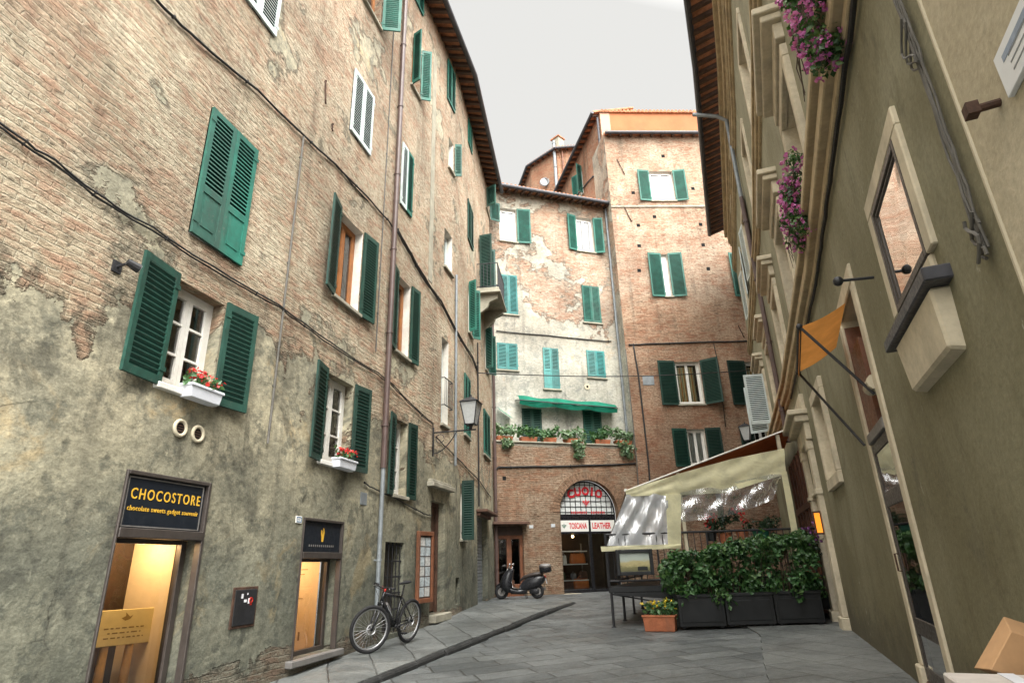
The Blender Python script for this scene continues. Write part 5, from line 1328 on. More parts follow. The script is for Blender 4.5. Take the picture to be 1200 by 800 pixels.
# tall shop doorway with glazed door, near the camera
p0, p1, pz0, pz1 = 17.28, 18.28, .40, 3.98
W.holes.append((p0, p1, pz0, pz1, .62, 1)); G = W.G(17.8); m = MB(); jw = .17
m.box(G, p0 - jw, p0, -.02, .022, pz0 + .25, pz1); m.box(G, p1, p1 + jw, -.02, .022, pz0 + .02, pz1); m.box(G, p0 - jw, p1 + jw, -.02, .025, pz1, pz1 + .17)
m.box(G, p0 - jw - .02, p0 + .006, -.02, .05, pz0 - .02, pz0 + .25)
sf = m.build('door_surround', M.stone, RH, bevel=.012)
n = .008; m = MB()
for a, b in ((p0 + .002, p0 + .10), (p1 - .07, p1)): m.box(G, a, b, n - .06, n, pz0 + .14, 2.62)
for c, d in ((pz0 + .14, pz0 + .26), (.92, 1.06), (2.02, 2.16), (2.52, 2.62)): m.box(G, p0 + .10, p1 - .07, n - .06, n, c, d)
dr = m.build('door', M.bronze, RH, bevel=.006)
m = MB()
for c, d in ((pz0 + .26, .92), (1.06, 2.02), (2.16, 2.52)): m.quad(G.p(p0 + .10, n - .010, c), G.p(p1 - .07, n - .010, c), G.p(p1 - .07, n - .010, d), G.p(p0 + .10, n - .010, d))
m.build('pane', M.glassdark, dr)
m = MB(); m.tube([G.p(p0 + .07, n, 1.45), G.p(p0 + .07, n + .03, 1.45), G.p(p0 + .07, n + .03, 1.60), G.p(p0 + .07, n, 1.60)], .009, 6); m.build('handle', M.rust, dr)
m = MB(); m.box(G, p0, p1, -.6, .02, pz0 - .1, pz0 + .137); m.build('door_step', M.olddoor, RH, bevel=.01)
m = MB(); m.box(G, p0 + .02, p1 - .02, n - .04, .03, 2.63, 2.73); m.build('shutter_box', M.greymetal, RH, bevel=.008)
m = MB(); m.box(G, p0, p0 + .02, -.30, -.004, 2.74, 3.9); m.box(G, p0 + .02, p0 + .60, -.05, -.008, 2.74, 3.60); m.build('wood_lining', M.wood, RH)
m = MB(); m.tube([G.p(p1 - .3, .0, 3.05), G.p(p1 - .02, .0, 3.05)], .07, 12); m.build('roller', M.pale, RH)
# small orange awning over that doorway
aw = thing('door_awning', 'small orange canvas awning on black arms over the glazed doorway', 'awning', G.p(17.8, 0, 3.75))
nb, zbn = W.spot_n(18.18, 937, 383); nf_, zbf = W.spot_n(16.98, 935, 436); no = (nb + nf_) / 2
zo = lambda u: zbf + (zbn - zbf) * u
m = MB(); m.grid(lambda u, v: G.p(16.98 + 1.2 * u, .07 + (no - .07) * v, (3.80 + .06 * u) * (1 - v) + zo(u) * v - .025 * math.sin(PI * v)), 12, 8)
m.grid(lambda u, v: G.p(16.98 + 1.2 * u, no + .004, zo(u) - .07 * v), 12, 2); m.build('cloth', M.canvas_orange, aw, smooth=True)
m = MB(); m.tube([G.p(16.96, no, zo(0)), G.p(18.20, no, zo(1))], .022, 8)
m.tube([G.p(18.19, no, zo(1)), G.p(18.19, .02, 2.95)], .014, 8); m.tube([G.p(16.97, no, zo(0)), G.p(17.2, .05, 2.65)], .014, 8)
for s, q_ in ((16.97, 0), (18.19, 1)): m.ball(G.p(s, no, zo(q_)), .03)
m.build('arm', M.iron, aw)
# blind window with cream frame
s0, s1, z0, z1 = 13.45, 14.55, 2.72, 3.92; G = W.G(14); m = MB(); tw = .17
for a, b, c, d in ((s0 - tw, s0, z0, z1), (s1, s1 + tw, z0, z1), (s0 - tw, s1 + tw, z1, z1 + tw), (s0 - tw, s1 + tw, z0 - tw, z0)): m.box(G, a, b, -.02, .06, c, d)
W.holes.append((s0, s1, z0, z1, 0, 3)); bf = m.build('blind_window', M.stone, RH, bevel=.012)
m = MB(); m.quad(G.p(s0, -.2, z0), G.p(s1, -.2, z0), G.p(s1, -.2, z1), G.p(s0, -.2, z1), [(s0, z0), (s1, z0), (s1, z1), (s0, z1)]); m.build('back_panel', M.pale, bf)
# restaurant portal with pilasters, arch and cornice
a0, a1 = 10.55, 11.60; zs, ra = 2.72, (11.60 - 10.55) / 2; xc = (a0 + a1) / 2
W.holes.append((a0, a1, .38, zs + ra + .01, .62, 3))
arch_at = (xc, zs, ra, a0, a1)
def arch_extra(mb):
    g = W._g(xc - .3); N = 16; xc_, zs_, ra_, *_ = arch_at
    for i in range(N):
        t0, t1 = PI - PI * i / N, PI - PI * (i + 1) / N; x0, y0 = xc_ + ra_ * math.cos(t0), zs_ + ra_ * math.sin(t0); x1, y1 = xc_ + ra_ * math.cos(t1), zs_ + ra_ * math.sin(t1); T = zs_ + ra_ + .01
        mb.quad(W.P2(g, x0, 0, y0), W.P2(g, x1, 0, y1), W.P2(g, x1, 0, T), W.P2(g, x0, 0, T), [(x0, y0), (x1, y1), (x1, T), (x0, T)])
        mb.quad(W.P2(g, x0, 0, y0), W.P2(g, x1, 0, y1), W.P2(g, x1, -.26, y1), W.P2(g, x0, -.26, y0), None, 3)
G = W.G(11); m = MB()
for a, b in ((11.62, 11.98), (10.15, 10.53)):
    m.box(G, a, b, -.02, .09, .62, 3.62); m.box(G, a - .04, b + .04, -.02, .13, .35, .62); m.box(G, a - .03, b + .03, -.02, .12, zs - .08, zs + .02); m.box(G, a - .02, b + .02, -.02, .11, 3.45, 3.618)
pt = m.build('portal_pilaster', M.stone, RH, bevel=.012)
m = MB(); m.box(G, 10.05, 12.05, -.02, .10, 3.622, 3.95); m.box(G, 9.95, 12.10, -.02, .24, 3.953, 4.08); m.box(G, 9.88, 12.16, -.02, .34, 4.083, 4.18); m.box(G, 10.1, 12.0, -.02, .08, 4.183, 4.5); m.build('portal_cornice', M.stone, RH, bevel=.015)
m = MB(); m.box(G, a0, a1, -.24, -.19, .4, zs); 
for k in range(3): m.box(G, a0 + .08, a1 - .08, -.19, -.17, .55 + k * .75, 1.15 + k * .75)
m.build('portal_door', M.olddoor, RH, bevel=.01)
m = MB(); m.tube([G.p(a0 + .01, .02, zs), G.p(a1 - .01, .02, zs)], .05, 8); m.build('impost', M.stone, RH)
lm = thing('wall_lamp', 'small amber lit box lamp on the restaurant portal pilaster', 'lamp', G.p(11.85, .1, 2.0)); m = MB(); z = 2.0; s = 11.78
m.box(G, s - .07, s + .07, .09, .11, z - .04, z + .36); m.box(G, s - .07, s + .07, .11, .22, z - .04, z - .01); m.box(G, s - .07, s + .07, .11, .22, z + .33, z + .36)
for q in (-.07, .055): m.box(G, s + q, s + q + .015, .205, .22, z - .01, z + .33)
m.build('frame', M.rust, lm); m = MB(); m.box(G, s - .055, s + .055, .112, .2, z - .008, z + .328); m.build('shade', M.amber, lm)
# dark timber restaurant front beneath the big awning
W.holes.append((6.2, 9.75, .38, 3.9, .62, 1)); G = W.G(8); m = MB()
for k in range(6): s = 6.22 + k * .68; m.box(G, s, s + .13, -.2, .02, .4, 3.88)
m.box(G, 6.2, 9.75, -.2, .03, 2.6, 2.75); m.box(G, 6.2, 9.75, -.2, .03, .38, 1.0); fr = m.build('restaurant_front', M.wood, RH, bevel=.01)
m = MB(); m.quad(G.p(6.2, -.1, 1.0), G.p(9.75, -.1, 1.0), G.p(9.75, -.1, 3.88), G.p(6.2, -.1, 3.88)); m.build('pane', M.glassdark, fr)
m = MB()
for k in range(9): s = 9.78 + (k % 3) * .09; m.box(G, s, s + .085, -.02, .05 + .01 * (k % 2), .42 + (k // 3) * 1.15, 1.55 + (k // 3) * 1.15)
m.build('timber_cladding', M.olddoor, RH, bevel=.006)
# downpipe and cables
sp = W.spot(900, 380)[0]
m = MB(); s = 8.35; G = W.G(s); m.tube([G.p(s - .1, 1.0, 14.5), G.p(s, .35, 14.15), G.p(s, .10, 13.9), G.p(s, .10, 11.2)], .06, 10); dp = m.build('drainpipe', M.pipe_grey, RH)
m = MB(); m.tube([G.p(s, .10, 11.2), G.p(s, .10, 4.2)], .06, 10)
for z in (5, 6.8, 8.6, 10.4): m.disc(G.p(s, .10, z), (0, 0, 1), .08, .05, 10)
m.build('drainpipe', M.pipe_brown, RH)
m = MB()
def cb(G, s0, s1): m.tube([G.p(s0 + (s1 - s0) * k / 24, .035 + .004 * math.sin(k * 2.2), 4.90 + .008 * math.sin(k * 1.7 + s0)) for k in range(25)], .020, 6)
bands(W, 10, W.L, cb); m.build('cable', M.cable, RH)
m = MB(); G = W.G(21.4)
for k in range(4): m.tube([G.p(21.34 + .025 * k, .02, 4.5)] + [G.p(21.34 + .022 * k + random.uniform(-.008, .008), .02 + random.uniform(0, .008), 4.4 - q * .1) for q in range(17)], .006, 6)
for k in range(3): m.tube([G.p(21.33 + .07 * math.sin(q * .8 + k), .025 + .01 * k, 4.12 - .035 * q) for q in range(9)], .006, 6); m.tube([G.p(21.36 + .05 * math.sin(q * .9 + k * 2), .025 + .01 * k, 2.98 - .03 * q) for q in range(8)], .008, 6)
m.build('cable_bundle', M.cablegrey, RH)
m = MB(); s, z = W.spot(1024, 325); G = W.G(s); m.tube([G.p(s, .0, z), G.p(s, .22, z + .02)], .012, 6); m.ball(G.p(s, .25, z + .02), .04); tag(m.build('wall_hook', M.iron), 'small black knob on a rod left of the brown framed window', 'hook')
eave(W, RH, 0, 16.0, 14.95, .74, n_raft=.36)
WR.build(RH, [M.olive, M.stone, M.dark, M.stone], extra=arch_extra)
Wend = Wall([(nR(22.3) + 6, 22.3 + 2.0), (nR(22.3), 22.3)], -.3, 14.75); Wend.build(RH, [M.sage, M.stone, M.dark, M.stone], 'end_wall')
# pale neighbouring house at the very right edge
NH = thing('pale_house', 'pale cream plaster house at the right edge of the picture', 'house', WN.P(0, 0, 0))
WN.build(NH, [M.pale, M.stone, M.dark, M.stone])
m = MB(); e = WN.P(0, 0, 0); g = WN.seg[0]; m.box(Frame(e, g[3], g[4]), -.004, .012, -.3, .010, .2, 9.0); m.build('wall_edge', M.pale, NH)
pz = [WN.spot(*p) for p in ((1185, 28), (1170, 66), (1190, 113))]; G = WN.G(.3)
a, b, z0, z1 = pz[1][0], pz[1][0] + .42, pz[2][1], pz[0][1] - .02
t = thing('wall_plaque', 'white plaque with a blue panel high on the pale house', 'plaque', G.p(a, 0, z0)); m = MB(); m.box(G, a, b, .0, .02, z0, z1); m.build('board', M.marble, t, bevel=.003)
m = MB(); m.box(G, a + .06, b - .08, .02, .0215, z1 - .065, z1 - .04); m.build('band', paint('faded blue print', (.25, .30, .38), .6, .2, 20, dirt=.2), t)
m = MB()
for k in range(3): m.box(G, a + .10, b - .14 + .03 * (k % 2), .02, .0212, z0 + .04 + k * .03, z0 + .046 + k * .03)
m.build('faint_line', M.pipe_grey, t)
s, z = WN.spot(1172, 120); m = MB(); m.tube([G.p(s, 0, z), G.p(s, .09, z - .005)], .016, 8); m.box(G, s - .025, s + .025, .07, .11, z - .03, z + .02); tag(m.build('wall_bolt', M.rust), 'short rusty bolt sticking out below the white plaque', 'bolt')
# pink flowers spilling from the string course
def spill(W, s, z, sw, zh, n0, label, seed, fs=.030):
    random.seed(seed); G = W.G(s); t = thing('flower_box', label, 'flower box', G.p(s, .12, z), 'pink flower boxes on the plastered house')
    m = MB(); m.box(G, s - sw * .36, s + sw * .36, .02, .15, z, z + .13); m.build('box', M.bag_green, t, bevel=.01)
    L = MB(); Fl = MB(); tw = MB()
    for k in range(22):
        u = random.uniform(-.5, .5); q = random.uniform(-.42, .55); r_ = .13 * random.uniform(.6, 1.2)
        c = G.p(s + u * sw, n0 + random.uniform(-.04, .10), z + .17 + q * zh)
        foliage(L, c, (r_, r_, r_), 110, .045)
        tw.tube([G.p(s + u * sw * .6, .2, z + .17), c], [.008, .004], 5)
        for _ in range(15):
            d = V((random.gauss(0, 1), random.gauss(0, 1), random.gauss(0, 1))).normalized() * r_ * random.uniform(.9, 1.25); foliage(Fl, c + d, (.018, .018, .018), 7, fs, 1.5)
    for k in range(5): tw.tube([G.p(s + random.uniform(-.3, .3) * sw, .25, z + .1), G.p(s + random.uniform(-.3, .3) * sw, .32, z - .2), G.p(s + random.uniform(-.3, .3) * sw, .30, z - .42)], [.006, .005, .003], 5)
    L.build('leaves', M.leaf, t); Fl.build('flowers', M.pink, t); tw.build('stems', M.twig, t)
spill(WR, 20.25, 5.30, 1.0, 1.25, .13, 'large pink flowering box on the ledge nearest the camera', 5)
spill(WR, 17.0, 5.40, 1.05, .9, .13, 'smaller pink flowering box on the ledge farther along', 6)

# ------------------------------------------------------------------ raised restaurant terrace
random.seed(57)
TU = V((.998, -.06, 0)).normalized(); TN = V((-.06, -.998, 0)).normalized(); TO = V((1.9, 13.05, 0)); TD = V((.345, .94, 0)).normalized()
T = Frame(TO, TU, TN)
def tp(px, py, off=0.0): return hit(px, py, TO + TN * off, TN)
def tu(px, py, off=0.0): p = tp(px, py, off) - TO; return p.dot(TU), p.z
A = tp(713, 687); dz = A.z; au = tu(713, 687)[0]
ur = 4.35
ter = thing('terrace_platform', 'raised black restaurant terrace with thin legs and railing under the cream awning', 'platform', V((A.x, A.y, ground(A.x, A.y))))
m = MB(); a = T.p(au, 0, 0); b = T.p(ur, 0, 0); c = b + TD * 4.4; d = a + TD * 4.4
U = V((0, 0, 1)); m.hexa([a + U * (dz - .12), b + U * (dz - .12), c + U * (dz - .12), d + U * (dz - .12), a + U * dz, b + U * dz, c + U * dz, d + U * dz]); m.build('deck', M.blackpaint, ter, bevel=.01)
def leg(p): 
    q = MB(); z = ground(p.x, p.y); q.tube([V((p.x, p.y, z)), V((p.x, p.y, dz - .12))], .028, 8); q.disc(V((p.x, p.y, z + .01)), (0, 0, 1), .05, .02, 10); q.build('leg', M.iron, ter)
for k in range(4): leg(a + TU * .04 + TD * (.04 + 1.2 * k))
for k in range(1, 4): leg(a + TU * 1.3 * k + TD * .1)
m = MB()
for k in range(4): m.tube([a + TU * .04 + TD * (.04 + 1.2 * k) + U * (dz - .14), a + TU * .9 + TD * (.04 + 1.2 * k) + U * (dz - .30)], .016, 6)
m.hexa([a + TU * .1 + U * (dz - .16), b + U * (dz - .55), c + U * (dz - .55), d + TU * .1 + U * (dz - .16), a + TU * .1 + U * (dz - .121), b + U * (dz - .121), c + U * (dz - .121), d + TU * .1 + U * (dz - .121)]); m.build('braces_and_shade', M.blackpaint, ter)  # braces, plus a sloping black wedge standing in for shade under the deck
m = MB()
for (p, q) in ((a, b), (a, d)):
    L = (q - p).length; e = (q - p).normalized()
    for z in (dz + .10, dz + 1.0): m.tube([p + e * .03 + U * z, q - e * .03 + U * z], .022, 8)
    n_ = int(L / .13)
    for k in range(n_ + 1): m.tube([p + e * (.03 + (L - .06) * k / n_) + U * (dz if k % 8 == 0 else dz + .1), p + e * (.03 + (L - .06) * k / n_) + U * (dz + 1.0)], .020 if k % 8 == 0 else .008, 6)
m.build('railing', M.iron, ter)
# awning
aw = thing('terrace_awning', 'cream restaurant awning with clear plastic side panels over the terrace', 'awning', T.p(3, 0, dz))
O1 = tp(733, 574); W1 = tp(927, 500); O2 = O1 + TD * 4.6; W2 = W1 + TD * 4.6
m = MB(); m.grid(lambda u, v: (O1.lerp(W1, u)).lerp(O2.lerp(W2, u), v) + V((0, 0, -.12 * math.sin(PI * u) * math.sin(PI * min(1, v + .02)) + .02 * math.sin(v * 25) * math.sin(PI * u))), 20, 24); m.build('cover', M.canvas_brown, aw, smooth=True, solid=.006)
def sheet(name, P, mat, nu=14, nv=8, amp=.02, off=0.0, seed=0.0, sag=0.0):
    q = [tp(x, y, off) for x, y in P]      # TL TR BR BL on the terrace's front plane
    m = MB()
    m.grid(lambda u, v: (q[0].lerp(q[1], u)).lerp(q[3].lerp(q[2], u), v) + TN * (amp * math.sin(u * 19 + v * 6 + seed) * math.sin(PI * min(1, max(0, v)) * .9 + .2) + amp * .7 * math.sin(v * 13 - u * 9 + seed)) + V((0, 0, -sag * math.sin(PI * u) * v)), nu, nv)
    return m.build(name, mat, aw, smooth=True)
m = MB(); top = [(733, 574.5), (800, 553.5), (857, 537.5), (919, 525)]; bot = [(734, 581), (797, 580), (852, 577), (921, 555)]
def poly_at(L, u): x = u * (len(L) - 1); i = min(len(L) - 2, int(x)); f = x - i; return tp(L[i][0] + (L[i + 1][0] - L[i][0]) * f, L[i][1] + (L[i + 1][1] - L[i][1]) * f, .03)
m.grid(lambda u, v: poly_at(top, u).lerp(poly_at(bot, u), v) + TN * (.022 * math.sin(v * 9 + u * 5) * math.sin(PI * u) + .012 * math.sin(u * 30 + v * 11)), 40, 8); m.build('valance', M.canvas, aw, smooth=True)
sheet('side_strip', [(780, 578), (798, 578), (798, 640), (783, 640)], M.canvas, 4, 8, .012, .036)
sheet('side_strip', [(915, 553), (922, 552), (941, 652), (933, 654)], M.canvas, 3, 8, .008, .036)
sheet('clear_panel', [(734, 579), (782, 577), (785, 639), (711, 639)], M.pvc2, 26, 18, .03, .02, 1.0)
sheet('clear_panel', [(797, 577), (917, 553), (906, 585), (798, 611)], M.pvc, 34, 12, .035, .02, 2.0, .10)
sheet('hem', [(704, 640), (798, 637), (798, 642), (705, 646)], M.canvas, 20, 3, .012, .045)
E1 = tp(711, 640, .0); m = MB(); m.grid(lambda u, v: O1.lerp(E1, v) + TD * (4.2 * u) + TU * (.02 * math.sin(u * 40 + v * 5)), 30, 8); m.build('end_panel', M.pvc, aw, smooth=True)
m = MB(); m.tube([O1, O2], .035, 8); m.tube([O1 + V((0, 0, -.02)), W1 + V((0, 0, -.02))], .018, 8); m.tube([O2, W2], .025, 8); m.build('bar', M.white, aw)
for u_, x in ((tu(800, 600, -.05)[0], 0), (tu(928, 600, -.05)[0], 0)):
    m = MB(); p = T.p(u_, -.07, 0); zt = O1.z + (W1.z - O1.z) * ((p - O1).dot(TU) / (W1 - O1).dot(TU)) - .05
    m.box(Frame(p, TU, TN), -.035, .035, -.035, .035, dz, zt); m.build('post', M.canvas if False else M.stone, aw, bevel=.005)
m = MB(); p = T.p(3.2, -3.2, 0); m.tube([V((p.x, p.y, dz)), V((p.x, p.y, W1.z - .3))], .07, 12); m.build('post', M.stone, aw)
# lit menu case on the rail
u0, z1_ = tu(721, 644, .08); u1, z0_ = tu(767, 673, .08)
mc = thing('menu_case', 'black framed menu case with a pale landscape picture on the terrace railing', 'menu case', T.p(u0, .06, z0_))
m = MB(); b_ = .07
for a_, b2, c_, d2 in ((u0, u0 + b_, z0_, z1_), (u1 - b_, u1, z0_, z1_), (u0 + b_, u1 - b_, z0_, z0_ + b_), (u0 + b_, u1 - b_, z1_ - b_, z1_)): m.box(T, a_, b2, .03, .12, c_, d2)
m.build('frame', M.blackpaint, mc, bevel=.008)
def menu_pic():
    t = NT('menu picture'); o = t.obj(); sep = t.n('ShaderNodeSeparateXYZ'); t.put(sep.inputs[0], o)
    n = t.noise(t.scalev(o, (2, 2, 5)), 2.2, 6, .65); z = t.math('ADD', t.mapr(sep.outputs[2], z0_, z1_, 0, 1, False), t.math('MULTIPLY', t.math('SUBTRACT', n, .5), .5))
    c = ramp(t, z, [(0, (.05, .05, .03)), (.28, (.16, .15, .07)), (.45, (.42, .36, .18)), (.62, (.40, .45, .40)), (1, (.55, .60, .55))]); return t.done(t.bsdf(c, .35))
m = MB(); m.box(T, u0 + b_, u1 - b_, .04, .06, z0_ + b_, z1_ - b_); m.build('picture', menu_pic(), mc)
m = MB(); m.box(T, u1 - .32, u1 - .12, .061, .075, z0_ + .09, z0_ + .16); m.build('label_strip', M.blackpaint, mc)
# planters with hedge
def planter(x0, x1, htop, label, lean=0.0):
    p0, p1 = tu(x0, 730, .9)[0], tu(x1, 730, .9)[0]; base = T.p((p0 + p1) / 2, .62, 0); zg = ground(base.x, base.y) + .03
    t = thing('hedge_planter', label, 'planter', V((base.x, base.y, zg)), 'black planters of clipped hedge before the terrace'); m = MB()
    m.box(T, p0 + .01, p1 - .01, .42, .86, zg + .03, zg + .52); m.box(T, p0, p1, .40, .88, zg + .52, zg + .57)
    for q in (p0 + .05, p1 - .13): m.box(T, q, q + .08, .44, .84, zg, zg + .028)
    m.box(T, p0 + .06, p1 - .06, .86, .872, zg + .10, zg + .45); m.build('box', M.blackpaint, t, bevel=.008)
    L = MB(); w = p1 - p0
    for k in range(30):
        u = p0 + w * random.uniform(-.04, 1.04); q = random.random(); n_ = random.uniform(.30, .98); z = zg + .50 + (htop - .62 + lean * (u - p0)) * q
        foliage(L, T.p(u, n_ - .12 * q, z), (.17, .17, .13), 46, .085)
    for k in range(34):
        u = p0 + w * random.random(); foliage(L, T.p(u, random.uniform(.35, .95), zg + htop - .08 + lean * (u - p0) + random.uniform(-.10, .10)), (.11, .11, .08), 26, .08, 1, .6)
    L.build('hedge', M.leaf, t); L = MB()
    for k in range(16):
        u = p0 + w * random.random(); foliage(L, T.p(u, random.uniform(.6, 1.02), zg + random.uniform(.7, htop + .12)), (.07, .07, .09), 16, .10, .9, .9)
    L.build('shoots', M.leaf2, t)
    s = MB()
    for k in range(9): u = p0 + w * random.random(); s.tube([T.p(u, .62, zg + .5), T.p(u + random.uniform(-.1, .1), .62 + random.uniform(-.15, .2), zg + htop - .2)], [.014, .005], 5)
    s.build('stems', M.twig, t)
planter(797, 853, 1.28, 'leftmost black planter whose hedge spills beside the flower trough', .05)
planter(853, 912, 1.38, 'middle black planter of the hedge in front of the terrace', .14)
planter(912, 970, 1.52, 'rightmost black hedge planter against the plastered house', .02)
random.seed(61)
L = MB(); t = thing('bushy_shrub', 'loose green shrub overflowing at the left end of the hedge above the flower trough', 'shrub', T.p(tu(786, 690, .6)[0], .6, ground(3, 12.3)))
c = tp(788, 688, .6)
for k in range(16): foliage(L, c + V((random.uniform(-.22, .26), random.uniform(-.15, .2), random.uniform(-.42, .42))), (.17, .17, .15), 42, .10)
L.build('leaves', M.leaf, t); m = MB(); m.tube([V((c.x + .1, c.y, ground(c.x, c.y))), c + V((.05, 0, 0)), c + V((0, 0, .3))], [.03, .02, .008], 6); m.build('stem', M.twig, t)
L = MB(); c = tp(957, 632, .35); t = thing('flowering_shrub', 'dark shrub with small purple flowers at the right end of the hedge', 'shrub', V((c.x, c.y, 1.0)))
for k in range(12): foliage(L, c + V((random.uniform(-.25, .2), random.uniform(-.2, .2), random.uniform(-.35, .22))), (.14, .14, .13), 40, .075)
L.build('leaves', M.leafdark, t); L = MB()
for k in range(22): foliage(L, c + V((random.uniform(-.3, .3), random.uniform(-.35, .1), random.uniform(-.1, .3))), (.02, .02, .02), 5, .045, 1.5)
L.build('flowers', M.purple, t); m = MB(); m.tube([V((c.x, c.y, ground(c.x, c.y) + .55)), c], [.02, .008], 6); m.build('stem', M.twig, t)
# terracotta trough on the road
q0 = at_z(754, 737, .42); q1 = at_z(792, 737.5, .42); u_ = (q1 - q0); u_.z = 0; w = u_.length; u_.normalize(); n_ = V((u_.y, -u_.x, 0)); c = (q0 + q1) / 2; c.z = ground(c.x, c.y) + .01
t = flower_box(c - n_ * .26, u_, n_, w, 'terracotta trough of yellow flowers standing on the paving by the terrace legs', 'terracotta flower trough on the street', M.yellow, h=.27, d=.26, nl=170, nf=22, mat=M.terracotta, spread=.20)
# pots hung along the terrace rail
def rail_pot(px, py, r, h, mat, label, flower=None, leaf=None, plant=.3, nf=14):
    c = tp(px, py, -.22); t = thing('rail_pot', label, 'potted plant', c, 'pots on the terrace railing'); m = MB()
    m.loft([(c + V((0, 0, -h)), V((r * .75, 0, 0)), V((0, r * .75, 0))), (c + V((0, 0, -.03)), V((r, 0, 0)), V((0, r, 0))), (c, V((r * 1.12, 0, 0)), V((0, r * 1.12, 0)))], 14, 2); m.tube([c + V((0, 0, -.04)) + TN * r, c + V((0, 0, -.02)) + TN * .22], .01, 5); m.build('pot', mat, t)
    L = MB()
    for k in range(5): foliage(L, c + V((random.uniform(-r, r), random.uniform(-r, r), random.uniform(.05, plant))), (r * .8, r * .8, plant * .4), 24, .07)
    L.build('leaves', leaf or M.leafdark, t)
    if flower:
        L = MB()
        for k in range(nf): foliage(L, c + V((random.uniform(-r, r), random.uniform(-r, r), random.uniform(.08, plant * 1.25))), (.03, .03, .03), 6, .05, 1.6)
        L.build('flowers', flower, t)
rail_pot(849, 624, .15, .24, M.terracotta, 'terracotta pot of leaves on the terrace rail, leftmost', plant=.3)
rail_pot(869, 620, .13, .22, M.terracotta, 'terracotta pot of red geraniums on the terrace rail', M.red, plant=.42)
rail_pot(891, 621, .17, .24, paint('green plastic pot', (.02, .12, .08), .5), 'green plastic pot with leaves on the terrace rail', plant=.25)
rail_pot(913, 626, .17, .26, M.blackpaint, 'black pot with a tall dark bush on the terrace rail by the right post', plant=.55)
rail_pot(833, 622, .11, .2, M.blackpaint, 'small black pot of red flowers on the terrace rail near the middle post', M.red, plant=.34)

